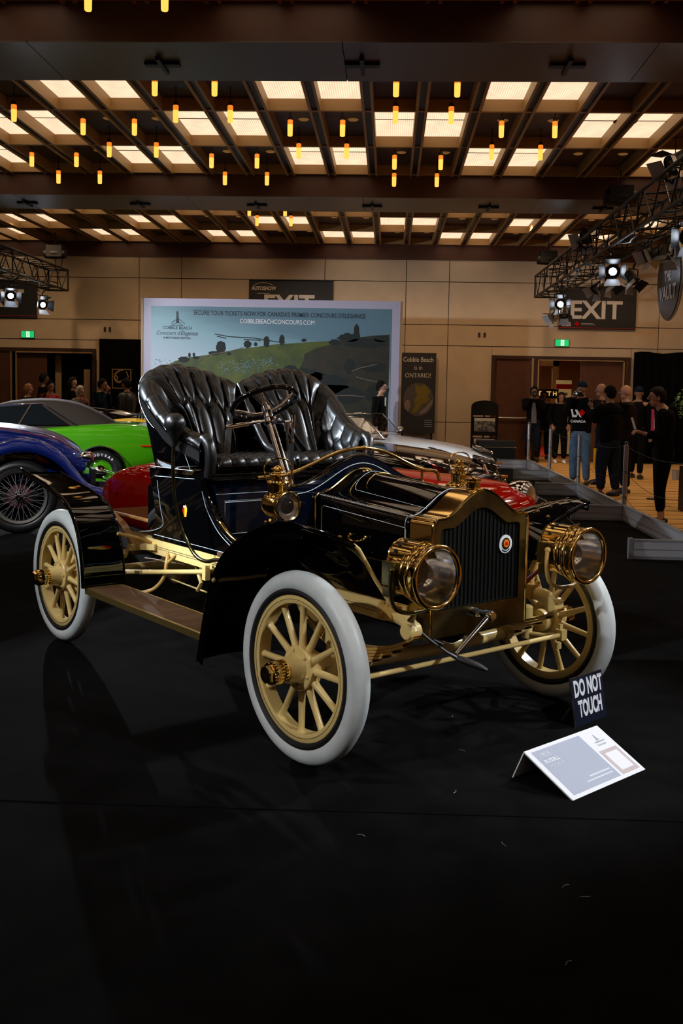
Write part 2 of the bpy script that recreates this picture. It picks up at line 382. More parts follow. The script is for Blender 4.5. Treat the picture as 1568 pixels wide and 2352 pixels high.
for k, z in enumerate((1.62, 1.50, 1.38)): MB().box(0.08, 0.28, -0.016, -0.011, z - 0.035, z + 0.035).build('print_block', m_printgrey, b, smooth=0)
b = thing('lobby_lamp', 'round bright lamp glowing in the lobby through the open doorway', 'lamp', (3.74, 25.4, 2.0))
MB().sphere((0, 0, 0), 0.075).build('globe', m_lamp, b); MB().tube([(0, 0, 0.06), (0, 0, 1.0)], 0.012).build('rod', m_tblk, b)
b = thing('lobby_sign', 'dark sign with amber lettering hanging in the lobby beyond the open door', 'sign', (4.12, 25.6, 1.62))
MB().box(-0.30, 0.24, 0.0, 0.03, -0.12, 0.12).build('board', m_tblk, b, smooth=0)
m_amb = mat('amber_letter', (.8, .5, .1), 0.5, emit=(1, .5, .1), estr=0.5)
text('lettering', 'EXIT H', 0.15, m_amb, b, frame((-0.03, -0.005, 0), (1, 0, 0), (0, 0, 1)), bold=0.004)
la = bpy.data.lights.new('lobby_light', 'AREA'); la.energy = 40; la.color = (1, 0.6, 0.28); la.size = 2.0
lo = bpy.data.objects.new('lobby_light', la); COL.objects.link(lo); lo.location = (4.2, 27.0, 2.9)
# skirting
s = MB()
for p, q in ((XL, -9.62), (-7.13, 2.42), (5.68, XR)): s.box(p, q, YB - 0.05, YB - 0.03, 0, 0.1)
struct(s.build('baseboard_back', m_doorf, smooth=0))
# small wall sockets / plates
for i, (x, z, w) in enumerate(((-6.91, 2.97, 'left'), (-6.79, 2.97, 'left'), (2.10, 2.975, 'right'), (2.23, 2.975, 'right'))):
    o = MB().box(x - 0.028, x + 0.028, YB - 0.045, YB - 0.03, z - 0.055, z + 0.055).build('wall_plate', m_doorf, smooth=0)
    side = 'left door' if w == 'left' else 'right door'
    prop(o, 'small dark wall plate beside the %s, the %s one of its pair' % (side, 'left' if i % 2 == 0 else 'right'), 'wall plate')

# ---------------------------------------------------------------- ceiling
PCH, RIBZ, BZ = 5.22, 5.06, 4.73     # panel plane, rib underside, bulkhead underside
BULK = [(2.02, 3.14), (9.14, 10.25), (16.20, 17.46), (23.55, 24.2)]
PITCH_X, ROWP = 0.668, 1.78
RX0 = -0.345
ks = list(range(-19, 15))
for i, (a, b_) in enumerate(BULK):
    struct(MB().box(XL, XR, a, a + 0.03, BZ, 6.2).box(XL, XR, b_ - 0.03, b_, BZ, 6.2).build('ceiling_bulkhead_face', m_beamf, smooth=0))
    s = MB(); x = XL
    js = [XL, -9.2, -6.3, -3.42, -0.5, 2.35, 5.3, 8.0, XR]
    for p, q in zip(js, js[1:]): s.box(p + 0.004, q - 0.004, a + 0.0, b_ - 0.0, BZ - 0.012, BZ)
    struct(s.build('ceiling_bulkhead_underside', m_beamb, smooth=0))
struct(MB().box(XL, XR, YF, 24, 5.6, 5.7).build('ceiling', m_coffer, smooth=0))
bays = [(-5.0, 2.02, 0), (3.14, 9.14, 1), (10.25, 16.20, 2), (17.46, 23.55, 3)]
panel_xy = []
ordn = ['first', 'second', 'third', 'fourth', 'fifth', 'sixth', 'seventh', 'eighth', 'ninth', 'tenth', 'eleventh', 'twelfth', 'thirteenth', 'fourteenth', 'fifteenth', 'sixteenth', 'seventeenth', 'eighteenth', 'nineteenth', 'twentieth']
for (y0, y1, bi) in bays:
    lips = MB(); slot = MB(); cross = MB(); cof = MB()
    rows = [y1 - 0.06 - ROWP * j for j in range(4)][::-1]      # row boundaries
    if bi == 0: rows = [y1 - 0.06 - ROWP * j for j in range(5)][::-1]
    for k in ks:
        x = RX0 + k * PITCH_X
        lips.box(x - 0.075, x - 0.040, y0, y1, RIBZ, 5.6); lips.box(x + 0.040, x + 0.075, y0, y1, RIBZ, 5.6)
        slot.box(x - 0.040, x + 0.040, y0, y1, RIBZ + 0.03, RIBZ + 0.05)
    for r in rows: cross.box(RX0 + ks[0] * PITCH_X, RX0 + ks[-1] * PITCH_X, r - 0.03, r + 0.03, RIBZ + 0.012, 5.6)
    struct(lips.build('ceiling_rib', m_ribw, smooth=0)); struct(slot.build('ceiling_rib_track', m_slot, smooth=0)); struct(cross.build('ceiling_cross_rib', m_ribw, smooth=0))
    nr = len(rows) - 1
    for j in range(nr):
        ra, rb = rows[j], rows[j + 1]
        ph = (nr - 1 - j) % 2          # last row of a bay: columns 2,3 lit
        for k in ks[:-1]:
            lit = ((k % 4) in (2, 3)) if ph == 0 else ((k % 4) in (0, 1))
            xa, xb = RX0 + k * PITCH_X + 0.075, RX0 + (k + 1) * PITCH_X - 0.075
            if lit: panel_xy.append((bi, j, k, xa, xb, ra + 0.03, rb - 0.03))
            else:
                cof.box(xa, xb, ra + 0.03, rb - 0.03, PCH, PCH + 0.02)
    if bi == 0 or bi >= 0:
        struct(cof.build('ceiling_coffer', m_coffer, smooth=0))
# glowing panels: one mesh, shared
w_, l_ = PITCH_X - 0.15, ROWP - 0.06
pm = MB().box(-w_ / 2, w_ / 2, -l_ / 2, l_ / 2, 0, 0.02).build('ceiling_light_panel', m_glow, smooth=0)
jn = MB().box(-w_ / 2, w_ / 2, -0.008, 0.008, -0.006, 0.0).build('panel_joint', m_doorf, pm, smooth=0)
first = True
baynm = {0: 'above the camera', 1: 'over the antique car', 2: 'behind the near beam', 3: 'behind the middle beam'}
def in_view(x, y, z):
    d = V((x, y, z - CAM_H)); cx, cy_, cz = d.dot(Rr), d.dot(Ur), d.dot(F0)
    if cz < 0.2: return False
    px, py = 784 + 2249 * cx / cz, 1059 - 2249 * cy_ / cz
    return -60 < px < 1630 and -80 < py < 2400
cnt = {}
for (bi, j, k, xa, xb, ya, yb) in panel_xy:
    if xa < -12.6 or xb > 8.8: continue
    o = pm if first else copy_tree(pm); first = False
    o.location = ((xa + xb) / 2, (ya + yb) / 2, PCH)
    vis = in_view((xa + xb) / 2, (ya + yb) / 2, PCH)
    if vis:
        cnt[(bi, j)] = cnt.get((bi, j), 0) + 1; n = cnt[(bi, j)]
        lab = 'glowing ribbed ceiling panel %s, %s row, %s from left' % (baynm[bi], ['nearest', 'second', 'farthest', 'last'][j], ordn[n - 1])
        prop(o, lab, 'ceiling light', 'glowing ceiling panels')
    else: prop(o, 'glowing ribbed ceiling panel %s, outside the picture' % baynm[bi], 'ceiling light', 'glowing ceiling panels out of frame')
# pendant lamps
def pendant():
    t = thing('pendant_lamp', '', 'pendant lamp', (0, 0, 0))
    MB().lathe([(0.027, -0.12), (0.032, -0.11), (0.034, 0.02)], n=14).build('shade', m_pendhot, t)
    MB().lathe([(0.034, 0.02), (0.034, 0.075), (0.03, 0.08)], n=14).build('upper_shade', m_pend, t)
    MB().lathe([(0.028, 0.08), (0.028, 0.12), (0.008, 0.13)], n=14).build('cap', m_doorf, t)
    MB().tube([(0, 0, 0.12), (0, 0, 0.33)], 0.006, n=6).build('rod', m_doorf, t)
    return t
PL = []
for bi in (1, 2, 3):
    y1 = {1: 9.14, 2: 16.20, 3: 23.55}[bi]
    for (off, kk) in ((5.20, (0, 1)), (4.13, (0, 1)), (3.52, (2, 3)), (2.34, (2, 3)), (1.72, (0, 1)), (0.55, (0, 1))):
        for k in range(-8, 4):
            if (k % 4) in kk:
                if bi == 3 and not (k in (-4, -3) and off > 4): continue
                if bi == 1 and k not in (-4, -3): continue
                if bi == 2 and off > 5 and k in (-8, -7): continue
                PL.append((k * PITCH_X - 0.0, y1 - off, bi, off))
cnt = {}; pd = pendant(); first = True
rown = {5.20: 'first', 4.13: 'second', 3.52: 'third', 2.34: 'fourth', 1.72: 'fifth', 0.55: 'sixth'}
for (x, y, bi, off) in PL:
    o = pd if first else copy_tree(pd); first = False
    o.location = (x, y, 4.91)
    if in_view(x, y, 4.9):
        cnt[(bi, off)] = cnt.get((bi, off), 0) + 1
        prop(o, 'small amber pendant lamp %s, %s row, %s from left' % (baynm[bi], rown[off], ordn[cnt[(bi, off)] - 1]), 'pendant lamp', 'amber pendant lamps')
    else: prop(o, 'small amber pendant lamp %s, outside the picture' % baynm[bi], 'pendant lamp', 'amber pendant lamps out of frame')
# recessed downlights in the dark coffers (visible bays)
dl = MB().ring([(0.075, 0), (0.055, -0.012), (0.05, 0.0)], n=20).lathe([(0.001, -0.004), (0.05, -0.004)], n=20).build('recessed_downlight', m_dl)
first = True; cnt = {}
for (y0, y1, bi) in bays[2:]:
    rows = [y1 - 0.06 - ROWP * j for j in range(4)][::-1]
    for j in range(3):
        kk = (0, 1) if (2 - j) % 2 == 0 else (2, 3)
        for k in range(-11, 8):
            if (k % 4) in kk:
                x, y = k * PITCH_X + 0.1, (rows[j] + rows[j + 1]) / 2
                if not in_view(x, y, PCH): continue
                o = dl if first else copy_tree(dl); first = False
                o.location = (x, y, PCH - 0.005); cnt[(bi, j)] = cnt.get((bi, j), 0) + 1
                prop(o, 'round recessed downlight %s, %s row, %s from left' % (baynm[bi], ['nearest', 'second', 'farthest'][j], ordn[cnt[(bi, j)] - 1]), 'downlight', 'recessed downlights in the dark coffers')
# warm spots added near the downlights to brighten wall, walkway and people
for (x, y, w_) in ((-8.0, 21.2, 150), (-5.3, 21.2, 150), (-2.6, 21.2, 130), (0.1, 21.2, 150), (2.8, 21.2, 150), (5.4, 21.2, 150), (4.7, 12.7, 170), (6.6, 14.5, 150), (4.7, 17.9, 170), (-1.3, 19.4, 90), (-6.6, 12.7, 90)):
    l = bpy.data.lights.new('warm_fill_light', 'SPOT'); l.energy = w_ * 0.55; l.spot_size = radians(150); l.spot_blend = 0.7; l.color = (1.0, 0.66, 0.38); l.shadow_soft_size = 0.06
    o = bpy.data.objects.new('warm_fill_light', l); COL.objects.link(o); o.location = (x, y, PCH - 0.06)
# cross shaped hanging points under the beams
cr = MB().box(-0.17, 0.17, -0.045, 0.045, -0.03, 0).box(-0.02, 0.02, -0.22, 0.22, -0.045, -0.01).build('beam_hanger_plate', m_tblk, smooth=0)
first = True
for (bn, y, xs_) in (('near', 9.7, (-2.28, -0.33, 1.63)), ('middle', 16.85, (-6.3, -4.33, -2.32, -0.36, 1.6, 3.5))):
    for i, x in enumerate(xs_):
        o = cr if first else copy_tree(cr); first = False
        o.location = (x, y, BZ - 0.014)
        prop(o, 'black cross-shaped bracket under the %s ceiling beam, %s from left' % (bn, ordn[i]), 'bracket', 'brackets under the ceiling beams')
for (x, y, z, w) in ((3.05, 13.45, 5.205, 'between the near and middle beams'), (3.0, 20.5, 5.205, 'between the middle beam and the wall')):
    prop(MB().lathe([(0.001, -0.01), (0.15, -0.01), (0.16, 0.0)], (x, y, z), n=24).build('round_ceiling_speaker', m_tblk), 'flat dark disc on a glowing ceiling panel ' + w, 'ceiling speaker')
# black curtain at the right of the doors
s = MB(); G = []
for i in range(90):
    x = 5.72 + i * 0.042; G.append([(x, YB - 0.2 + 0.05 * sin(i * 1.3), 0.02), (x, YB - 0.2 + 0.05 * sin(i * 1.3 + 0.3), 2.62 + 0.02 * sin(i * 0.3))])
s.grid(G); prop(s.build('black_curtain', m_dark, solid=0.01), 'tall black pleated curtain hanging along the wall right of the doors', 'curtain')
# dark partition with a gilt lion emblem left of the billboard
b = thing('black_partition', 'tall black partition panel with a gold square emblem left of the billboard', 'partition', (-6.96, YB - 0.5, 0))
MB().box(0.05, 2.2, 0, 0.08, 0, 2.72).build('panel', m_dark, b, smooth=0); MB().box(0, 0.05, 0, 0.1, 0, 2.72).build('edge_strip', m_doort, b, smooth=0)
m_gilt = mat('gilt_print', (0.42, 0.27, 0.09), 0.5)
s = MB()
for (a0, a1, c0, c1) in ((0.36, 0.82, 1.995, 2.01), (0.36, 0.82, 1.55, 1.565), (0.36, 0.375, 1.55, 2.01), (0.805, 0.82, 1.55, 2.01)): s.box(a0, a1, -0.012, 0, c0, c1)
for i in range(9):
    a = 1.2 + i * 0.42; r = 0.19 - 0.008 * i
    s.tube([(0.55 + cos(a + t * 0.16) * (r - t * 0.012), -0.006, 1.80 + sin(a + t * 0.16) * (r - t * 0.012)) for t in range(7)], [0.010 * (1 - t / 8) for t in range(7)], n=6)
s.tube([(0.46, -0.006, 1.86), (0.50, -0.006, 1.80), (0.47, -0.006, 1.74), (0.53, -0.006, 1.70), (0.58, -0.006, 1.72)], 0.010, n=6)
s.tube([(0.62, -0.006, 1.60), (0.72, -0.006, 1.70), (0.75, -0.006, 1.84), (0.70, -0.006, 1.96)], 0.009, n=6)
s.build('gold_emblem', m_gilt, b)
# ================================================================ THE ANTIQUE CAR  (x forward, y to its left, z up)
HD = -0.8467; CO = (0.2502, 4.4866, 0)
car = thing('antique_car', 'black antique two-seater car with white tyres, brass lamps and tufted black leather seats', 'car', CO, HD)
CX, SY = 0, (-1, 1)
# ---- wheel (outer face +y, origin at the hub)
def make_wheel(parent, front=True):
    W = MB()
    W.ring([(0.268, -0.030), (0.278, -0.034), (0.300, -0.034), (0.306, -0.030), (0.306, 0.030), (0.300, 0.034), (0.278, 0.034), (0.268, 0.030)], axis=(0, 1, 0), n=72)
    w = W.build('wheel', m_cream, parent, smooth=35)
    T = MB(); n = 16; pr = []
    for i in range(n):
        a = 2 * pi * i / n; pr.append((0.3545 + 0.0465 * cos(a), 0.0460 * sin(a)))
    T.ring(pr, axis=(0, 1, 0), n=96); T.build('tyre', m_tyre, w, smooth=80)
    MB().ring([(0.302, 0.028), (0.322, 0.036), (0.330, 0.040), (0.318, 0.044), (0.305, 0.038)], axis=(0, 1, 0), n=72).ring([(0.302, -0.028), (0.322, -0.036), (0.330, -0.040), (0.318, -0.044), (0.305, -0.038)], axis=(0, 1, 0), n=72).build('clincher_band', m_rubber, w)
    MB().ring([(0.2845, 0.0345), (0.2865, 0.0352), (0.2865, 0.0335), (0.2845, 0.0335)], axis=(0, 1, 0), n=72).build('rim_pinstripe', m_rubber, w)
    for k in range(12):
        a = radians(8 + 30 * k); d = V((sin(a), 0, cos(a)))
        s = MB()
        s.tube([d * 0.060, d * 0.095, d * 0.12, d * 0.19, d * 0.255, d * 0.270], [0.017, 0.0175, 0.0155, 0.0140, 0.0135, 0.018], n=12)
        s.build('spoke', m_cream, w)
    s = MB().lathe([(0.092, -0.028), (0.094, 0.026), (0.090, 0.030), (0.068, 0.032), (0.058, 0.050), (0.052, 0.085), (0.050, 0.094)], axis=(0, 1, 0), n=40)
    for k in range(6):
        a = radians(23 + 60 * k); s.lathe([(0.0075, 0), (0.0075, 0.008), (0.004, 0.010)], (0.076 * sin(a), 0.030, 0.076 * cos(a)), (0, 1, 0), n=6)
    s.build('hub_flange', m_cream, w)
    s = MB().lathe([(0.046, 0.094), (0.049, 0.098), (0.049, 0.118), (0.047, 0.120)], axis=(0, 1, 0), n=40)
    s.lathe([(0.0465, 0.120), (0.0455, 0.165), (0.043, 0.170)], axis=(0, 1, 0), n=96, flute=(24, 0.035))
    s.lathe([(0.040, 0.170), (0.039, 0.186), (0.034, 0.190)], axis=(0, 1, 0), n=6)
    s.lathe([(0.033, 0.190), (0.022, 0.187), (0.020, 0.190), (0.001, 0.192)], axis=(0, 1, 0), n=24)
    s.build('hub_cap', m_brass, w)
    a = radians(-29); d = V((sin(a), 0, cos(a)))
    MB().tube([d * 0.268, d * 0.225, d * 0.195], [0.0055, 0.0055, 0.007], n=8).tube([d * 0.262 + V((0.014, 0, 0)), d * 0.262 - V((0.014, 0, 0))], 0.006, n=8).build('valve_stem', m_brass, w)
    s = MB().lathe([(0.055, -0.075), (0.060, -0.030)], axis=(0, 1, 0), n=28)
    if not front: s.lathe([(0.135, -0.085), (0.14, -0.080), (0.14, -0.036), (0.10, -0.030)], axis=(0, 1, 0), n=40)
    s.build('brake_drum' if not front else 'hub_barrel', m_cream, w)
    return w
wf = make_wheel(car, True); wf.location = (0, 0.78, 0.401); wf.rotation_euler = (0, 0, 0.02)
w2 = copy_tree(wf, car, (0, -0.78, 0.401), rot=(0, radians(-8), pi + 0.02))
wr = make_wheel(car, False); wr.location = (-2.4435, 0.78, 0.401)
w4 = copy_tree(wr, car, (-2.4435, -0.78, 0.401), rot=(0, radians(17), pi))
E0 = Matrix.Identity(4)

# ---- chassis frame
def both(fn): fn(-1); fn(1)
for s_ in SY:
    s = MB(); y = s_ * 0.405
    s.bar((-2.28, y, 0.620), (-1.95, y, 0.612), 0.040, 0.085); s.bar((-1.95, y, 0.612), (-1.0, y, 0.610), 0.040, 0.088)
    s.bar((-1.0, y, 0.610), (0.10, y, 0.608), 0.040, 0.080)
    s.build('frame_rail', m_cream, car, smooth=30)
    s = MB().tube([(0.08, s_ * 0.415, 0.612), (0.16, s_ * 0.425, 0.612), (0.245, s_ * 0.44, 0.604), (0.295, s_ * 0.45, 0.588), (0.315, s_ * 0.452, 0.560)], [0.030, 0.034, 0.033, 0.032, 0.026], n=12, flat=1.0)
    s.lathe([(0.030, -0.035), (0.034, -0.030), (0.034, 0.030), (0.030, 0.035)], (0.300, s_ * 0.452, 0.568), (0, 1, 0), n=20)
    s.build('frame_horn', m_cream, car)
    s = MB().box(0.10, 0.215, s_ * 0.425 - 0.036, s_ * 0.425 + 0.036, 0.585, 0.650)
    for (x, z) in ((0.12, 0.655), (0.16, 0.655), (0.20, 0.655)): s.lathe([(0.013, 0), (0.013, 0.014), (0.008, 0.018)], (x, s_ * 0.455, z - 0.01), (0, 0, 1), n=6)
    for x in (0.125, 0.19): s.lathe([(0.014, 0), (0.014, 0.014)], (x, s_ * 0.461, 0.605), (0, s_, 0), n=6)
    s.build('strut_clamp', m_creamd, car)
    s = MB()
    for dz in (-0.008, 0.003): s.tube([(-1.95, s_ * 0.4258, 0.612 + dz), (-1.0, s_ * 0.4258, 0.610 + dz), (0.1, s_ * 0.4258, 0.608 + dz)], 0.0012, n=5)
    s.build('frame_pinstripe', m_rubber, car)
MB().bar((-2.28, -0.4, 0.62), (-2.28, 0.4, 0.62), 0.04, 0.07).bar((-1.2, -0.4, 0.60), (-1.2, 0.4, 0.60), 0.04, 0.06).bar((-0.65, -0.4, 0.60), (-0.65, 0.4, 0.60), 0.04, 0.05).build('cross_member', m_cream, car)
# ---- springs
for s_ in SY:
    s = MB(); y = s_ * 0.452
    for i in range(5):
        L = 0.40 - 0.062 * i; dz = -0.013 * i; P = []
        for j in range(13):
            t = -1 + j / 6.0; x = -0.06 + t * L; zz = 0.44 + 0.115 * (t * L / 0.40) ** 2 + dz
            P.append((x, zz))
        s.grid([[(x, y - 0.025, z), (x, y + 0.025, z), (x, y + 0.025, z - 0.011), (x, y - 0.025, z - 0.011)] for x, z in P], cv=True)
    s.bar((0.33, y, 0.552), (0.30, y, 0.56), 0.05, 0.02)
    s.build('front_leaf_spring', m_creamd, car)
    s = MB(); y = s_ * 0.47
    for i in range(5):     # scroll spring seen behind the rear fender
        pr = []
        for j in range(9):
            t = j / 8; x = -2.10 - 0.50 * t * (1 - 0.12 * i); z = 0.615 + 0.175 * sin(t * pi * 0.5) - 0.013 * i
            pr.append((x, z))
        s.grid([[(x, y - 0.023, z), (x, y + 0.023, z), (x, y + 0.023, z - 0.012), (x, y - 0.023, z - 0.012)] for x, z in pr], cv=True)
    s.build('rear_leaf_spring', m_wood, car)
    s = MB().bar((-2.10, y, 0.60), (-1.93, s_ * 0.42, 0.612), 0.05, 0.035).lathe([(0.022, -0.045), (0.022, 0.045)], (-2.09, y, 0.595), (0, 1, 0), n=14)
    s.bar((-2.16, y - s_ * 0.0, 0.66), (-2.17, y + s_ * 0.03, 0.545), 0.022, 0.016).lathe([(0.026, -0.06), (0.026, 0.02)], (-2.18, y + s_ * 0.05, 0.545), (0, 1, 0), n=16)
    s.bar((-2.19, y + s_ * 0.05, 0.545), (-2.205, y + s_ * 0.05, 0.44), 0.020, 0.014).lathe([(0.013, -0.02), (0.013, 0.02)], (-2.205, y + s_ * 0.05, 0.44), (0, 1, 0), n=12)
    s.build('spring_shackle', m_cream, car)
    # brake and radius rods
    s = MB().tube([(-2.3, s_ * 0.52, 0.415), (-1.30, s_ * 0.46, 0.565)], 0.014, n=12).bar((-1.31, s_ * 0.46, 0.60), (-1.31, s_ * 0.46, 0.52), 0.03, 0.035).tube([(-1.3, s_ * 0.44, 0.585), (-1.20, s_ * 0.43, 0.60)], 0.012)
    s.build('radius_rod', m_cream, car)
    MB().tube([(-2.2, s_ * 0.36, 0.50), (-1.72, s_ * 0.36, 0.535)], 0.006, n=8).build('brake_rod', m_cream, car)
    s = MB().tube(spline([(-1.80, s_ * 0.42, 0.60), (-1.76, s_ * 0.45, 0.55), (-1.76, s_ * 0.47, 0.46), (-1.80, s_ * 0.52, 0.39), (-1.87, s_ * 0.60, 0.365), (-1.93, s_ * 0.66, 0.372)]), 0.012, n=10)
    s.tube([(-1.70, s_ * 0.42, 0.60), (-1.76, s_ * 0.45, 0.54)], 0.010)
    s.build('step_bracket', m_creamd, car)
    MB().tube(spline([(-0.95, s_ * 0.42, 0.58), (-0.98, s_ * 0.5, 0.50), (-1.0, s_ * 0.64, 0.385)]), 0.012, n=10).build('step_bracket', m_creamd, car)
# ---- gearbox, drive and under-floor gear
s = MB().lathe([(0.02, -0.13), (0.09, -0.12), (0.105, -0.03), (0.105, 0.05), (0.08, 0.10), (0.02, 0.12)], (-1.50, -0.12, 0.45), (0, 1, 0), n=28)
s.tube([(-2.44, 0, 0.40), (-1.55, 0, 0.45)], 0.030).tube([(-2.44, -0.70, 0.40), (-2.44, 0.70, 0.40)], 0.032).lathe([(0.03, -0.12), (0.13, -0.03), (0.13, 0.03), (0.03, 0.12)], (-2.44, 0, 0.40), (0, 1, 0), n=28)
s.build('rear_axle_and_drive', m_cream, car)
s = MB()
for (x, y, z, r, h) in ((-1.68, -0.25, 0.56, 0.018, 0.07), (-1.60, -0.28, 0.53, 0.014, 0.09), (-1.54, -0.24, 0.57, 0.020, 0.05), (-1.46, -0.30, 0.52, 0.015, 0.08), (-1.40, -0.27, 0.50, 0.02, 0.05)):
    s.lathe([(r, -h / 2), (r, h / 2)], (x, y, z), (0, 0, 1), n=12).lathe([(r * 1.5, -0.008), (r * 1.5, 0.008)], (x, y, z), (0, 0, 1), n=6)
s.tube([(-1.75, -0.26, 0.56), (-1.30, -0.26, 0.58)], 0.008).tube([(-1.45, -0.30, 0.46), (-1.15, -0.36, 0.50)], 0.007).tube([(-1.98, -0.3, 0.40), (-1.35, -0.3, 0.385)], 0.005).tube([(-1.62, -0.34, 0.54), (-1.56, -0.34, 0.45), (-1.60, -0.34, 0.40)], 0.012)
s.build('brake_linkage', m_cream, car)
MB().box(-1.75, -0.75, -0.28, 0.30, 0.52, 0.60).build('floor_pan', m_tblk, car, smooth=0)
MB().lathe([(0.02, -0.40), (0.10, -0.36), (0.11, 0.30), (0.03, 0.36)], (-0.2, 0, 0.52), (1, 0, 0), n=24).build('engine_sump', m_tblk, car)
# ---- front axle, steering
s = MB().tube([(0.0, -0.60, 0.385), (0.0, -0.50, 0.375), (0.0, 0, 0.362), (0.0, 0.50, 0.375), (0.0, 0.60, 0.385)], 0.030, n=16)
for s_ in SY: s.lathe([(0.036, -0.02), (0.036, 0.02)], (0, s_ * 0.46, 0.372), (0, 1, 0), n=18).box(-0.05, 0.05, s_ * 0.452 - 0.03, s_ * 0.452 + 0.03, 0.385, 0.43)
s.build('front_axle', m_cream, car)
for s_ in SY:
    s = MB().lathe([(0.020, -0.085), (0.026, -0.08), (0.026, 0.075), (0.018, 0.085)], (0, s_ * 0.625, 0.405), (0, 0, 1), n=18)
    s.tube([(0, s_ * 0.63, 0.40), (0, s_ * 0.74, 0.401)], 0.024).tube([(0, s_ * 0.625, 0.345), (0.10, s_ * 0.63, 0.352), (0.20, s_ * 0.635, 0.375)], 0.014)
    s.box(0.18, 0.225, s_ * 0.635 - 0.02, s_ * 0.635 + 0.02, 0.355, 0.405).lathe([(0.012, 0), (0.012, 0.03)], (0.2, s_ * 0.635, 0.40), (0, 0, 1), n=6)
    s.lathe([(0.016, 0), (0.016, 0.03), (0.006, 0.035)], (0.205, s_ * 0.615, 0.315), (0, 0, 1), n=10)
    s.build('steering_knuckle', m_cream, car)
MB().tube([(0.205, -0.64, 0.378), (0.205, 0.64, 0.378)], 0.0115, n=14).build('tie_rod', m_cream, car)
MB().tube(spline([(-0.70, -0.36, 0.60), (-0.35, -0.50, 0.50), (-0.05, -0.60, 0.46)]), 0.011).lathe([(0.03, -0.03), (0.03, 0.03)], (-0.06, -0.58, 0.50), (0, 0, 1), n=14).build('drag_link', m_cream, car)

# ---- radiator
def arch(v, half, sh, top, aw, soft=0.0):     # shoulder/arch outline height
    a = abs(v)
    if a >= aw: return sh
    return sh + (top - sh) * (0.5 + 0.5 * cos(pi * a / aw)) ** 0.8
def outline(half, sh, top, aw, bot, n=40, rc=0.035):
    P = [(-half, bot)]
    for i in range(5):
        a = pi - pi / 2 * i / 4
        P.append((-half + rc + rc * cos(a), sh - rc + rc * sin(a)))
    for i in range(n + 1):
        v = -aw + 2 * aw * i / n; P.append((v, arch(v, half, sh, top, aw)))
    for i in range(5):
        a = pi / 2 - pi / 2 * i / 4
        P.append((half - rc + rc * cos(a), sh - rc + rc * sin(a)))
    P.append((half, bot)); return P
RO = outline(0.300, 1.010, 1.124, 0.235, 0.505); RI = outline(0.250, 0.968, 1.046, 0.180, 0.618, rc=0.02)
# front plate between the two outlines
s = MB(); n = len(RO)
s.add([(0.255, v, w) for v, w in RO] + [(0.255, v, w) for v, w in RI], [(i, i + 1, n + i + 1, n + i) for i in range(n - 1)] + [(0, n, 2 * n - 1, n - 1)])
s.add([(0.255, v, w) for v, w in RI] + [(0.235, v, w) for v, w in RI], [(i, i + 1, n + i + 1, n + i) for i in range(n - 1)] + [(n - 1, 0, n, 2 * n - 1)])
s.build('radiator_face', m_brassd, car, smooth=25)
s = MB(); s.add([(0.257, v, w) for v, w in RO] + [(0.115, v, w) for v, w in RO], [(i, i + 1, n + i + 1, n + i) for i in range(n - 1)])
s.build('radiator_shell', m_brass, car, smooth=50)
MB().tube([(0.256, v, w) for v, w in RO], 0.006, n=8).build('radiator_bead', m_brass, car)
MB().box(0.10, 0.235, -0.256, 0.256, 0.56, 0.985).build('radiator_core', m_core, car, smooth=0)
MB().prism([p for p in RI], lambda v, w: (0.236, v, w), lambda v, w: (0.22, v, w)).build('radiator_grille', m_core, car, smooth=0)
s = MB(); i = 0; v = -0.236
while v < 0.245:
    top = arch(v, 0, 0.968, 1.046, 0.18) - 0.004
    s.box(0.236, 0.2445, v - 0.0015, v + 0.0015, 0.622, top); v += 0.0252
s.build('radiator_tube_row', m_fin, car, smooth=0)
MB().box(0.247, 0.257, -0.342, 0.300, 0.500, 0.612).box(0.14, 0.25, 0.29, 0.30, 0.50, 0.61).box(0.14, 0.25, -0.342, -0.332, 0.50, 0.61).build('radiator_apron', m_brassd, car, smooth=0)
s = MB().lathe([(0.031, 0.0), (0.033, 0.005), (0.033, 0.012), (0.030, 0.014), (0.030, 0.042), (0.035, 0.046), (0.035, 0.056), (0.012, 0.060), (0.010, 0.066), (0.001, 0.068)], (0.195, 0, 1.112), (0, 0, 1), n=32)
s.build('filler_cap', m_brass, car)
bd = MB().lathe([(0.042, 0), (0.042, 0.004), (0.001, 0.005)], (0.246, 0.163, 0.870), (1, 0, 0), n=32).build('badge', m_paper, car)
MB().lathe([(0.027, 0.0), (0.027, 0.0065), (0.001, 0.0066)], (0.246, 0.163, 0.872), (1, 0, 0), n=28).build('badge_ring', m_brassd, bd)
MB().lathe([(0.018, 0.0), (0.018, 0.0085), (0.001, 0.0086)], (0.246, 0.163, 0.873), (1, 0, 0), n=24).build('badge_centre', m_orange, bd)
MB().add([(0.2552, 0.163 + a, 0.873 + b) for a, b in ((-0.010, -0.006), (-0.004, -0.009), (0.010, -0.007), (0.009, 0.002), (0.002, 0.010), (-0.007, 0.006))], [(0, 1, 2, 3, 4, 5)]).build('badge_emblem', m_red, bd, smooth=0)
MB().tube([(0.2515, 0.163 + 0.033 * cos(a), 0.870 + 0.033 * sin(a)) for a in [radians(225 + 9 * i) for i in range(11)]], 0.0028, n=6).build('badge_scroll', m_ink, bd)

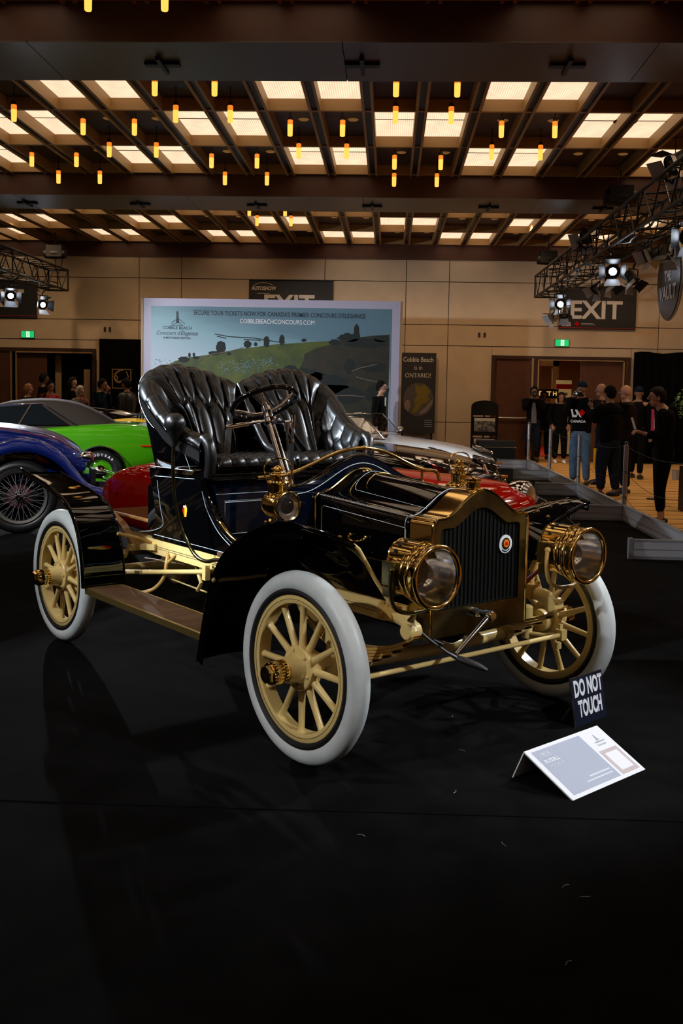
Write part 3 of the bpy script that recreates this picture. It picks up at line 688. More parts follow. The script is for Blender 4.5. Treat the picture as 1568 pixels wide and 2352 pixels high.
# ---- bonnet
def bprof(t):     # t 0 front .. 1 rear
    half = lerp(0.285, 0.295, t); sh = lerp(1.000, 1.045, t); top = lerp(1.108, 1.155, t); aw = lerp(0.235, 0.255, t)
    P = [(-half, 0.690), (-half, 0.85)]
    for i in range(5):
        a = pi - pi / 2 * i / 4; P.append((-half + 0.03 + 0.03 * cos(a), sh - 0.03 + 0.03 * sin(a)))
    for i in range(25):
        v = -aw + 2 * aw * i / 24; P.append((v, arch(v, half, sh, top, aw)))
    for i in range(5):
        a = pi / 2 - pi / 2 * i / 4; P.append((half - 0.03 + 0.03 * cos(a), sh - 0.03 + 0.03 * sin(a)))
    return P + [(half, 0.85), (half, 0.690)]
UB0, UB1 = 0.120, -0.560
s = MB(); s.grid([[(lerp(UB0, UB1, i / 10), v, w) for v, w in bprof(i / 10)] for i in range(11)])
bon = s.build('bonnet', m_black, car, smooth=30, solid=0.004)
for t, r in ((0.02, 0.0035), (0.075, 0.002)):
    MB().tube([(lerp(UB0, UB1, t), v * 1.004, w + 0.002) for v, w in bprof(t)], r, n=6).build('bonnet_edge', m_black if r > .003 else m_stripe, bon)
MB().tube([(UB1 - 0.005, v * 1.01, w + 0.004) for v, w in bprof(1)], 0.006, n=8).build('bonnet_edge', m_brass, bon)
for s_ in SY:
    s = MB()
    for i in range(34):
        t = 0.04 + 0.93 * i / 33; x = lerp(UB0, UB1, t); z = lerp(1.000, 1.045, t)
        s.lathe([(0.0048, -0.002), (0.0042, 0.003), (0.001, 0.005)], (x, s_ * lerp(0.262, 0.272, t), z), (0, s_ * 0.25, 1), n=8)
    s.tube([(UB0, s_ * 0.272, 1.000), (UB1, s_ * 0.282, 1.044)], 0.0045, n=8)
    s.build('bonnet_hinge', m_steel, bon)
    z0, z1 = 0.965, 1.008
    MB().tube([(0.075, s_ * 0.2885, 0.72), (0.075, s_ * 0.2885, 0.945), (0.068, s_ * 0.2885, 0.955), (-0.50, s_ * 0.2975, 0.995), (-0.515, s_ * 0.2975, 0.98), (-0.515, s_ * 0.2975, 0.72)], 0.0014, n=5).build('pinstripe', m_stripe, bon)
    hp = V((-0.234, s_ * 0.300, 0.868))
    s = MB().tube(spline([hp + V((-0.055, 0, 0.012)), hp + V((-0.05, s_ * 0.02, 0)), hp + V((0, s_ * 0.03, -0.008)), hp + V((0.05, s_ * 0.02, 0)), hp + V((0.055, 0, 0.012))], 4), 0.005, n=8)
    s.lathe([(0.011, -0.004), (0.011, 0.006), (0.005, 0.010)], hp + V((-0.055, 0, 0.012)), (0, s_, 0), n=12).lathe([(0.011, -0.004), (0.011, 0.006), (0.005, 0.010)], hp + V((0.055, 0, 0.012)), (0, s_, 0), n=12)
    s.build('bonnet_handle', m_brass, bon)
# raised panel lines on the bonnet top
for (r, m, inset, x0) in ((0.0032, m_brass, 0.02, -0.40), (0.0013, m_stripe, 0.0, -0.455)):
    P = []; hw = 0.125 - inset * 0.9
    for i in range(41):
        a = -pi / 2 + pi * i / 40; v = hw * sin(a) * 1.35; u = x0 - 0.075 * cos(a) + 0.05
        P.append((u, v))
    P = [(0.08, -hw * 1.35)] + P + [(0.08, hw * 1.35)] if r < .003 else P
    def bt(u, v):
        t = (UB0 - u) / (UB0 - UB1); return arch(v, 0, lerp(1.0, 1.045, t), lerp(1.108, 1.155, t), lerp(0.235, 0.255, t)) + 0.0015
    Q = []
    for (a, b) in zip(P, P[1:]):
        for j in range(4): u = lerp(a[0], b[0], j / 4); v = lerp(a[1], b[1], j / 4); Q.append((u, v, bt(u, v)))
    MB().tube(Q, r, n=6).build('bonnet_bead' if r > .003 else 'pinstripe', m, bon)
# engine under-tray between bonnet and frame
for s_ in SY:
    MB().add([(0.12, s_ * 0.30, 0.70), (-0.60, s_ * 0.30, 0.70), (-0.60, s_ * 0.40, 0.655), (0.12, s_ * 0.40, 0.652)], [(0, 1, 2, 3)]).build('engine_apron', m_black, car, smooth=0, solid=0.006)
    s = MB().torus(0.016, 0.0035, (0.05, s_ * 0.40, 0.715), (0, 1, 0), n=20, m=8).lathe([(0.012, 0), (0.008, 0.02), (0.004, 0.03)], (0.05, s_ * 0.40, 0.665), (0, 0, 1), n=12)
    s.build('apron_ring', m_brass, car)

# ---- dash / scuttle board
def cowl(v):
    a = abs(v)
    return 1.085 + 0.135 * (0.5 + 0.5 * cos(pi * min(a, 0.40) / 0.40)) if a < 0.40 else 1.085 - 0.4 * (a - 0.40) - 2.5 * max(0, a - 0.44) ** 1.2
top = [(-0.48 + 0.96 * i / 48, 0) for i in range(49)]; top = [(v, cowl(v)) for v, _ in top]
CP = [(-0.49, 0.66)] + top + [(0.49, 0.66)]
s = MB().prism(CP, lambda v, w: (-0.575, v, w), lambda v, w: (-0.625, v, w)); cow = s.build('dash_board', m_navy, car, smooth=30)
MB().tube([(-0.600, v, w + 0.002) for v, w in top], 0.027, n=10, flat=0.22).build('dash_capping', m_black, cow)
MB().tube([(-0.5735, v * 0.985, cowl(v) - 0.034) for v, w in top], 0.0019, n=6).build('pinstripe', m_stripe, cow)
# brass hand rail above it
rp = [(-0.62, -0.60, 1.13), (-0.62, -0.50, 1.135), (-0.62, -0.42, 1.142), (-0.62, -0.30, 1.178), (-0.62, -0.19, 1.217), (-0.62, -0.08, 1.248), (-0.62, 0.05, 1.258), (-0.62, 0.16, 1.243), (-0.62, 0.26, 1.210), (-0.62, 0.36, 1.168), (-0.62, 0.46, 1.135), (-0.62, 0.54, 1.126), (-0.62, 0.575, 1.11), (-0.62, 0.59, 1.07)]
s = MB().tube(spline(rp, 5), 0.0095, n=12); s.build('hand_rail', m_brass, car)
s = MB()
for (v, w0, w1) in ((-0.41, 1.09, 1.145), (0.05, 1.195, 1.258), (0.46, 1.06, 1.135)):
    s.tube([(-0.60, v, w0), (-0.62, v, w0 + 0.01), (-0.62, v, w1)], 0.007, n=8).sphere((-0.62, v, w1), 0.014, 10, 8).lathe([(0.010, -0.003), (0.010, 0.004)], (-0.60, v, w0), (0, 0, 1), n=12)
s.build('rail_stanchion', m_brass, car)

# ---- body tub
def vb(w): return 0.425 + 0.085 * max(0, (w - 0.66)) / 0.42
side = [(-1.97, 0.665), (-1.99, 0.70), (-1.955, 0.735), (-1.90, 0.79), (-1.875, 0.88), (-1.87, 1.03), (-1.86, 1.09)]
front = [(-1.24, 1.09), (-1.262, 1.06), (-1.255, 1.0), (-1.225, 0.92), (-1.175, 0.845), (-1.10, 0.785), (-1.0, 0.745), (-0.90, 0.725), (-0.62, 0.72), (-0.62, 0.665)]
poly = side + front
for s_ in SY:
    b = MB().prism(poly, lambda u, w: (u, s_ * vb(w), w), lambda u, w: (u, s_ * (vb(w) - 0.03), w)).build('body_side', m_black, car, smooth=20)
    MB().tube(spline([(u, s_ * (vb(w) + 0.002), w) for u, w in front[:-1]], 4), 0.016, n=10).build('body_moulding', m_black, b)
    MB().tube(spline([(u + 0.05 if i > 1 else u, s_ * (vb(w) + 0.0015), w) for i, (u, w) in enumerate([(-1.98, 0.705), (-1.93, 0.715), (-1.865, 0.76), (-1.86, 0.85), (-1.84, 1.02)])], 5), 0.0014, n=5).tube([(-1.95, s_ * (vb(.68) + .0015), 0.685), (-1.0, s_ * (vb(.68) + .0015), 0.683)], 0.0014, n=5).tube(spline([(-1.30, s_ * (vb(1) + .0015), 1.0), (-1.28, s_ * (vb(.9) + .0015), 0.90), (-1.21, s_ * (vb(.8) + .0015), 0.80), (-1.12, s_ * (vb(.74) + .0015), 0.74), (-1.05, s_ * (vb(.71) + .0015), 0.71)], 5), 0.0014, n=5).tube([(-1.80, s_ * (vb(1.06) + .0015), 1.045), (-1.36, s_ * (vb(1.06) + .0015), 1.062)], 0.0014, n=5).build('pinstripe', m_stripe, b)
    # door-sill step plate
    q = [(-1.165, 0.850), (-1.11, 0.800), (-1.05, 0.768), (-0.99, 0.752)]
    MB().tube(spline([(u, s_ * (vb(w) + 0.004), w + 0.006) for u, w in q], 5), [0.006] + [0.013] * 14 + [0.006], n=10).build('step_plate', m_brass, b)
    # small painted crest
    c = V((-1.515, s_ * (vb(0.887) + 0.001), 0.887))
    cr_ = MB().add([c + V((a * s_ * -1, s_ * 0.002, z)) for a, z in ((-0.026, 0.048), (-0.014, 0.036), (0.004, 0.05), (0.008, 0.012), (-0.004, -0.02), (-0.012, -0.045), (-0.026, -0.02), (-0.022, 0.01))], [tuple(range(8))]).build('crest', m_red, b, smooth=0)
    MB().add([c + V((a * s_ * -1, s_ * 0.003, z)) for a, z in ((0.006, 0.03), (0.014, 0.01), (0.024, 0.0), (0.016, -0.045), (-0.004, -0.05), (-0.006, -0.005))], [tuple(range(6))]).build('crest_gold', m_yel, cr_, smooth=0)
    MB().box(c.x - 0.016, c.x + 0.016, c.y - 0.004, c.y + 0.004, c.z + 0.004, c.z + 0.012).build('crest_band', m_paper, cr_, smooth=0)
# seat riser (navy panel facing forward), floor and rear box
s = MB().prism([(-0.41, .68), (0.41, .68), (0.47, 1.085), (-0.47, 1.085)], lambda v, w: (-1.215, v, w), lambda v, w: (-1.25, v, w)); ri = s.build('seat_riser', m_navy, car, smooth=0)
def rect(y0, y1, z0, z1, x, r=0.0016): return [(x, y0, z0), (x, y1, z0), (x, y1, z1), (x, y0, z1)]
MB().tube(rect(-0.405, 0.405, 0.775, 0.945, -1.2135), 0.0022, n=5, closed=True).tube([(-1.2135, -0.46, 0.990), (-1.2135, 0.46, 0.990)], 0.0015, n=5).tube([(-1.2135, -0.41, 0.952), (-1.2135, 0.41, 0.952)], 0.001, n=5).build('pinstripe', m_stripe, ri)
MB().box(-1.25, -0.60, -0.43, 0.43, 0.655, 0.68).build('floor_board', m_mat, car, smooth=0)
MB().add([(-0.62, -0.40, 0.95), (-0.62, 0.40, 0.95), (-0.82, 0.40, 0.70), (-0.82, -0.40, 0.70)], [(0, 1, 2, 3)]).build('toe_board', m_mat, car, smooth=0, solid=0.015)
MB().prism([(-2.06, 0.72), (-2.06, 0.96), (-1.86, 1.06), (-1.84, 1.06), (-1.84, 0.70), (-1.98, 0.68)], lambda u, w: (u, -0.415, w), lambda u, w: (u, 0.415, w)).build('rear_box', m_black, car, smooth=30)
MB().box(-1.98, -1.24, -0.43, 0.43, 0.66, 0.70).build('body_floor', m_black, car, smooth=0)
MB().box(-2.66, -2.02, -0.40, 0.40, 0.735, 0.760).build('rear_deck', m_deck, car, smooth=0)
MB().tube([(-2.66, -0.40, 0.748), (-2.02, -0.40, 0.748)], 0.012).build('deck_edge', m_wood, car)

# ---- seats
PATH = [(-1.19, -0.545, 1.285), (-1.25, -0.565, 1.315), (-1.36, -0.585, 1.345), (-1.47, -0.60, 1.40), (-1.58, -0.615, 1.49), (-1.68, -0.61, 1.57), (-1.75, -0.555, 1.628), (-1.785, -0.47, 1.660), (-1.795, -0.38, 1.668), (-1.79, -0.27, 1.655), (-1.78, -0.16, 1.628), (-1.755, -0.07, 1.592), (-1.72, -0.02, 1.570)]
def seat_back(s_, parent):
    pts = spline([V(p) for p in PATH], 16); L = [0]
    for a, b in zip(pts, pts[1:]): L.append(L[-1] + (V((b.x, b.y, 0)) - V((a.x, a.y, 0))).length)
    tot = L[-1]; np_ = 11; p = tot / np_; G = []; r = 0.047
    for i, P in enumerate(pts):
        a, b = pts[max(i - 1, 0)], pts[min(i + 1, len(pts) - 1)]
        t = V((b.x - a.x, b.y - a.y, 0)).normalized(); nin = V((-t.y, t.x, 0))
        if nin.dot(V((-1.35, -0.28, 0)) - V((P.x, P.y, 0))) < 0: nin = -nin
        s = L[i]; f = s / tot
        lean = interp([(0, 0.0), (0.25, 0.03), (0.42, 0.14), (0.6, 0.24), (0.85, 0.26), (1.0, 0.34)], f)
        thick = interp([(0, 0.03), (0.3, 0.05), (1, 0.05)], f)
        row = []
        zt = P.z - r; d1 = interp([(0, .02), (.35, .07), (.5, .11), (1, .10)], f); d2 = d1 + interp([(0, .03), (.4, .07), (1, .085)], f)
        H = zt - 1.14
        samples = [('o', -0.30), ('o', -0.12), ('o', -0.02)] + [('a', pi - pi * k / 10) for k in range(11)] + [('i', (k + 1) / 26) for k in range(26)]
        for kind, q in samples:
            if kind == 'o':
                row.append(V((P.x, P.y, zt + q * 0.25)) - nin * (r * 0.95)); continue
            if kind == 'a': nrm = nin * cos(q) + V((0, 0, sin(q))); base = V((P.x, P.y, zt)) + nrm * r; dist = -(r * q) ; amp = 0.30 if q > 0.9 else lerp(0.85, 0.30, q / 0.9)
            else:
                z = zt - q * H; nrm = nin; dist = q * H; amp = 1
                base = V((P.x, P.y, z)) + nin * (r + lean * q + (thick * sin(min(1, q * 1.6) * pi / 2)) * 0.6)
            x = s / p
            if dist < d1: c = abs(x - round(x))
            elif dist < d2:
                tt = (dist - d1) / (d2 - d1); fx = abs(x - round(x)); c = min(abs(fx - 0.5 * tt), abs((1 - fx) - 0.5 * tt))
            else: c = abs(x - floor(x) - 0.5)
            u_ = min(1, c / 0.5); puff = sqrt(max(0, 1 - (1 - u_) ** 2))
            k_ = (1.0 if dist < d2 else max(0.6, 1 - (dist - d2) / max(0.05, H) * 0.6)) * interp([(0, .16), (.30, .28), (.46, 1.0), (1, 1.0)], f)
            h = 0.054 * amp * k_ * puff
            # deep dimples at the buttons
            for (dd, off) in ((d1, 0), (d2, 0.5)):
                bx = abs((x + off) - round(x + off)) * p; rr = sqrt(bx * bx + (dist - dd) ** 2)
                h -= 0.022 * exp(-(rr / 0.018) ** 2) * interp([(0, 0), (.3, .25), (.46, 1), (1, 1)], f)
            if f < 0.04: h *= f / 0.04
            row.append(base + nrm * h + V((0, 0, 0.002 * sin(s * 60 + q * 9))))
        G.append([V((q.x, q.y * (-s_), q.z)) for q in row])
    return MB().grid(G).build('seat_back', m_leather, parent, smooth=75)
def seat_shell(s_, parent):
    pts = spline([V(p) for p in PATH], 6); G = []
    for i, P in enumerate(pts):
        a, b = pts[max(i - 1, 0)], pts[min(i + 1, len(pts) - 1)]
        t = V((b.x - a.x, b.y - a.y, 0)).normalized(); nin = V((-t.y, t.x, 0))
        if nin.dot(V((-1.35, -0.28, 0)) - V((P.x, P.y, 0))) < 0: nin = -nin
        top = V((P.x, P.y, P.z - 0.05)) - nin * 0.046
        bot = V((max(P.x, -1.80) - 0.02, max(P.y, -0.60) + (0.075 if P.y < -0.3 else 0), 1.085)) - nin * 0.01
        G.append([V((q.x, q.y * (-s_), q.z)) for q in (bot, bot.lerp(top, 0.33) , bot.lerp(top, 0.66), top)])
    return MB().grid(G).build('seat_shell', m_black, parent, smooth=60, solid=0.012)
for s_ in SY:
    sb = seat_back(s_, car); sh = seat_shell(s_, car)
    # rolled front edge of the arm, down to the seat base
    P = spline([(-1.20, s_ * 0.545, 1.285), (-1.165, s_ * 0.54, 1.262), (-1.150, s_ * 0.535, 1.21), (-1.155, s_ * 0.53, 1.15), (-1.175, s_ * 0.525, 1.09)], 5)
    MB().tube(P, [0.034] * 3 + [0.031] * (len(P) - 3), n=14).build('arm_roll', m_leather, sb)
    y = s_ * 0.588
    MB().tube(spline([(-1.79, s_ * 0.618, 1.56), (-1.74, s_ * 0.635, 1.46), (-1.64, s_ * 0.63, 1.355), (-1.52, s_ * 0.615, 1.295), (-1.46, s_ * 0.61, 1.282), (-1.38, s_ * 0.598, 1.262), (-1.33, s_ * 0.585, 1.20), (-1.30, s_ * 0.565, 1.11)], 5), 0.0016, n=5).tube([(-1.78, s_ * 0.548, 1.105), (-1.30, s_ * 0.552, 1.112)], 0.0016, n=5).build('pinstripe', m_stripe, sh)
    # cushion
    G = []; nx, ny = 44, 60; y0, y1 = s_ * 0.006, s_ * 0.505
    for i in range(nx + 1):
        row = []
        for j in range(ny + 1):
            f = i / nx; g = j / ny; y = lerp(y0, y1, g); x = lerp(-1.60, -1.16, max(0, (f - 0.0) / 0.82)) if f < 0.82 else -1.16
            P_ = 0.083
            a = (x + 1.16) / P_; b = abs(y) / P_
            c1 = abs(((a + b)) - round(a + b)); c2 = abs((a - b) - round(a - b)); cc = min(c1, c2) * 2
            dis = 0.020 * sqrt(max(0, 1 - (1 - min(1, cc)) ** 2))
            if f < 0.82: z = 1.175 + dis; xx = x
            else:
                q = (f - 0.82) / 0.18; cb = abs(b - round(b)) * 2; d2_ = 0.022 * sqrt(max(0, 1 - (1 - min(1, cb)) ** 2))
                an = q * pi * 0.62; xx = -1.16 + 0.028 * sin(an) + d2_ * sin(an); z = 1.147 + 0.030 * cos(an) + (dis * (1 - q)) + d2_ * 0.3
            e = min(g, 1 - g)
            if e < 0.04: z -= 0.02 * (1 - e / 0.04) ** 2
            row.append((xx, y, z))
        G.append(row)
    MB().grid(G).build('seat_cushion', m_leather, car, smooth=75)
s = MB().tube([(-1.165, -0.52, 1.128), (-1.165, 0.52, 1.128)], 0.008).tube([(-1.155, -0.53, 1.092), (-1.155, 0.53, 1.092)], 0.022, n=14).box(-1.6, -1.17, -0.52, 0.52, 1.075, 1.15)
s.build('seat_base', m_black, car)
MB().tube(spline([(-1.72, 0, 1.575), (-1.66, 0, 1.50), (-1.58, 0, 1.40), (-1.50, 0, 1.30), (-1.42, 0, 1.225), (-1.30, 0, 1.195)], 5), [0.02] * 8 + [0.026] * 12 + [0.024] * 6, n=12).build('seat_divider', m_leather, car)

# ---- horn with flexible pipe
h = MB().sphere((-1.31, -0.655, 1.362), 0.056, 20, 14, (1, 1, 1.0)).lathe([(0.045, 0.03), (0.030, 0.0), (0.018, -0.03), (0.013, -0.055)], (-1.31, -0.655, 1.30), (0, 0, 1), n=18).build('horn_bulb', m_leather, car)
pp = spline([(-1.32, -0.655, 1.25), (-1.335, -0.65, 1.15), (-1.36, -0.63, 1.02), (-1.37, -0.61, 0.92), (-1.36, -0.58, 0.80), (-1.32, -0.55, 0.70), (-1.26, -0.54, 0.655), (-1.19, -0.53, 0.645), (-1.11, -0.52, 0.663), (-1.02, -0.51, 0.672), (-0.93, -0.51, 0.662)], 16)
s = MB().tube(pp, [0.0095 + (0.0012 if i % 2 else 0) for i in range(len(pp))], n=10); s.build('horn_pipe', m_brassd, car)
MB().tube([(-1.32, -0.655, 1.262), (-1.30, -0.60, 1.262), (-1.28, -0.585, 1.258)], 0.005, n=8).torus(0.013, 0.004, (-1.32, -0.655, 1.262), (0, 0, 1), n=16, m=6).torus(0.012, 0.004, (-0.97, -0.51, 0.667), (1, 0, 0), n=16, m=6).build('horn_clip', m_brass, car)
MB().lathe([(0.010, -0.16), (0.014, -0.02), (0.03, 0.08), (0.06, 0.12)], (-0.78, -0.50, 0.655), (1, 0, 0), n=20).build('horn_bell', m_brass, car)

# ---- steering
cdv = V((0.193, 0, -0.343)).normalized(); ctr = V((-0.967, -0.33, 1.478))
hub = ctr + cdv * 0.055
s = MB().torus(0.168, 0.0145, ctr, cdv, n=64, m=12); sw = s.build('steering_wheel', m_black, car, smooth=80)
s = MB(); e1 = V((0, 1, 0)); e2 = cdv.cross(e1)
for k in range(4):
    a = radians(38 + 90 * k); d = e1 * cos(a) + e2 * sin(a)
    s.tube(spline([hub + d * 0.015, hub + d * 0.07 - cdv * 0.012, ctr + d * 0.135 + cdv * 0.006, ctr + d * 0.155], 4), 0.0075, n=10)
s.lathe([(0.024, -0.03), (0.026, 0.0), (0.024, 0.03)], hub, cdv, n=20).lathe([(0.012, -0.06), (0.016, -0.04), (0.012, -0.02)], hub, cdv, n=16)
s.build('wheel_spider', m_chrome, sw)
s = MB().tube([hub + cdv * 0.02, hub + cdv * 0.10, hub + cdv * 0.52], [0.020, 0.023, 0.025], n=20); s.lathe([(0.034, 0.0), (0.034, 0.02), (0.026, 0.03)], hub + cdv * 0.04, cdv, n=20); s.build('steering_column', m_chrome, car)
for (an, L_, z) in ((200, 0.20, 0.045), (8, 0.10, 0.06), (100, 0.09, 0.075)):
    a = radians(an); d = e1 * cos(a) + e2 * sin(a); c0 = hub + cdv * z
    MB().tube([c0, c0 + d * L_ * 0.5, c0 + d * L_], [0.009, 0.007, 0.006], n=8).tube([c0 + d * L_ * (0.55 if L_ > .15 else .8), c0 + d * L_ * (1.15 if L_ > .15 else 1.15)], [0.011, 0.013] if L_ > .15 else [.006, .009], n=10).build('spark_lever', m_chrome, car)
# levers
s = MB().bar((-0.93, -0.175, 0.70), (-0.945, -0.178, 1.27), 0.030, 0.020); lv = s.build('lever_quadrant', m_tblk, car)
MB().tube([(-0.945, -0.19, 1.20), (-0.955, -0.195, 1.33)], 0.006).tube([(-0.955, -0.195, 1.33), (-0.957, -0.196, 1.385)], 0.012).tube([(-0.945, -0.165, 1.20), (-0.95, -0.160, 1.36)], 0.006).tube([(-0.95, -0.160, 1.35), (-0.955, -0.155, 1.415)], [0.010, 0.014]).lathe([(0.02, -0.008), (0.02, 0.008)], (-0.945, -0.178, 1.285), (0, 0, 1), n=12).build('hand_lever', m_chrome, lv)

# ---- fenders
OUT = [(-0.645, .30), (-0.60, .48), (-0.545, .65), (-0.46, .79), (-0.34, .885), (-0.20, .955), (-0.05, 1.0), (0.05, 1.018), (0.145, 1.008)]
INN = [(-0.66, .30), (-0.615, .48), (-0.56, .64), (-0.48, .75), (-0.37, .83), (-0.24, .885), (-0.10, .915), (0.02, .922), (0.135, .912)]
def fender(prof_o, prof_i, yo, yi, s_, name, lip=0.045, crown=0.014):
    a = spline([(u, yo, w) for u, w in prof_o], 6); b = spline([(u, yi, w) for u, w in prof_i], 6); G = []
    n = len(a)
    for k, (p, q) in enumerate(zip(a, b)):
        pr, nx_ = a[max(k - 1, 0)], a[min(k + 1, n - 1)]; t = (nx_ - pr).normalized(); nr = V((-t.z, 0, t.x)) * (1 if True else -1)
        row = [p - nr * lip]
        for j in range(9):
            g = j / 8; row.append(p.lerp(q, g) + nr * crown * 4 * g * (1 - g))
        row.append(q - nr * 0.012)
        G.append([V((r.x, r.y * s_, r.z)) for r in row])
    o = MB().grid(G).build(name, m_black, car, smooth=50, solid=0.004)
    MB().tube([V((p.x, p.y * s_, p.z)) for p in a], 0.006, n=8).tube([V((p.x, p.y * s_, p.z)) for p in b], 0.005, n=8).tube([V((p.x, p.y * s_, p.z)) for p in (a[-1], b[-1])], 0.006, n=8).build('fender_bead', m_black, o)
    return o
for s_ in SY:
    f = fender(OUT, INN, 0.90, 0.625, s_, 'front_fender')
    # strap across the inside of the tail
    MB().tube([(-0.500, s_ * 0.905, 0.697), (-0.505, s_ * 0.76, 0.690), (-0.512, s_ * 0.62, 0.690)], 0.009, n=8).sphere((-0.50, s_ * 0.905, 0.697), 0.011, 10, 6).build('fender_strap', m_stripe_gold, f)
    # inner apron with its bulge
    G = []
    a = spline([(u, 0.625, w) for u, w in INN], 6)
    for p in a[6:]:
        row = []
        for j in range(13):
            g = j / 12; x = p.x; y = lerp(0.622, 0.43, g); z = lerp(p.z - 0.006, 0.66, g ** 1.3)
            d = sqrt(((x + 0.20) / 0.17) ** 2 + ((g - 0.55) / 0.42) ** 2)
            if d < 1: bulge = 0.085 * sqrt(1 - d * d); y += bulge * 0.9; z += bulge * 0.35
            row.append((x, s_ * y, z))
        G.append(row)
    MB().grid(G).build('fender_apron', m_black, f, smooth=70)
    MB().tube([(0.129, s_ * 0.625, 0.915), (0.132, s_ * 0.60, 0.895), (0.150, s_ * 0.52, 0.76), (0.165, s_ * 0.455, 0.665), (0.178, s_ * 0.44, 0.645), (0.182, s_ * 0.44, 0.60)], [0.008, 0.0085, 0.009, 0.009, 0.009, 0.010], n=10).build('fender_strut', m_cream, f)
    MB().lathe([(0.010, -0.002), (0.009, 0.006), (0.003, 0.009)], (-0.02, s_ * 0.70, 0.958), (0, 0, 1), n=12).lathe([(0.010, -0.002), (0.009, 0.006), (0.003, 0.009)], (0.08, s_ * 0.66, 0.942), (0, 0, 1), n=12).build('fender_bolt', m_brass, f)
    RO_ = [(-1.935, .415), (-1.95, .53), (-1.985, .66), (-2.05, .775), (-2.15, .855), (-2.30, .905), (-2.48, .94), (-2.68, .972), (-2.86, 1.00)]
    RI_ = [(-1.94, .415), (-1.955, .53), (-1.99, .65), (-2.05, .765), (-2.15, .845), (-2.30, .893), (-2.48, .925), (-2.68, .955), (-2.86, .985)]
    r = fender(RO_, RI_, 0.885, 0.625, s_, 'rear_fender', lip=0.030, crown=0.006)
    MB().tube([(-2.0, s_ * 0.64, 0.70), (-2.0, s_ * 0.5, 0.66), (-2.0, s_ * 0.43, 0.63)], 0.010, n=8).build('fender_iron', m_creamd, r)
# ---- running boards
for s_ in SY:
    b = MB().box(-1.93, -0.66, min(s_ * 0.855, s_ * 0.655), max(s_ * 0.855, s_ * 0.655), 0.400, 0.413).build('running_board', m_mat, car, smooth=0)
    s = MB().box(-1.93, -0.66, s_ * 0.864 - 0.008, s_ * 0.864 + 0.008, 0.384, 0.416).box(-1.93, -0.66, s_ * 0.650 - 0.005, s_ * 0.650 + 0.005, 0.392, 0.416)
    s.box(-1.935, -1.925, min(s_ * .65, s_ * .87), max(s_ * .65, s_ * .87), 0.39, 0.416); s.build('board_edging', m_bsat, b, smooth=0)

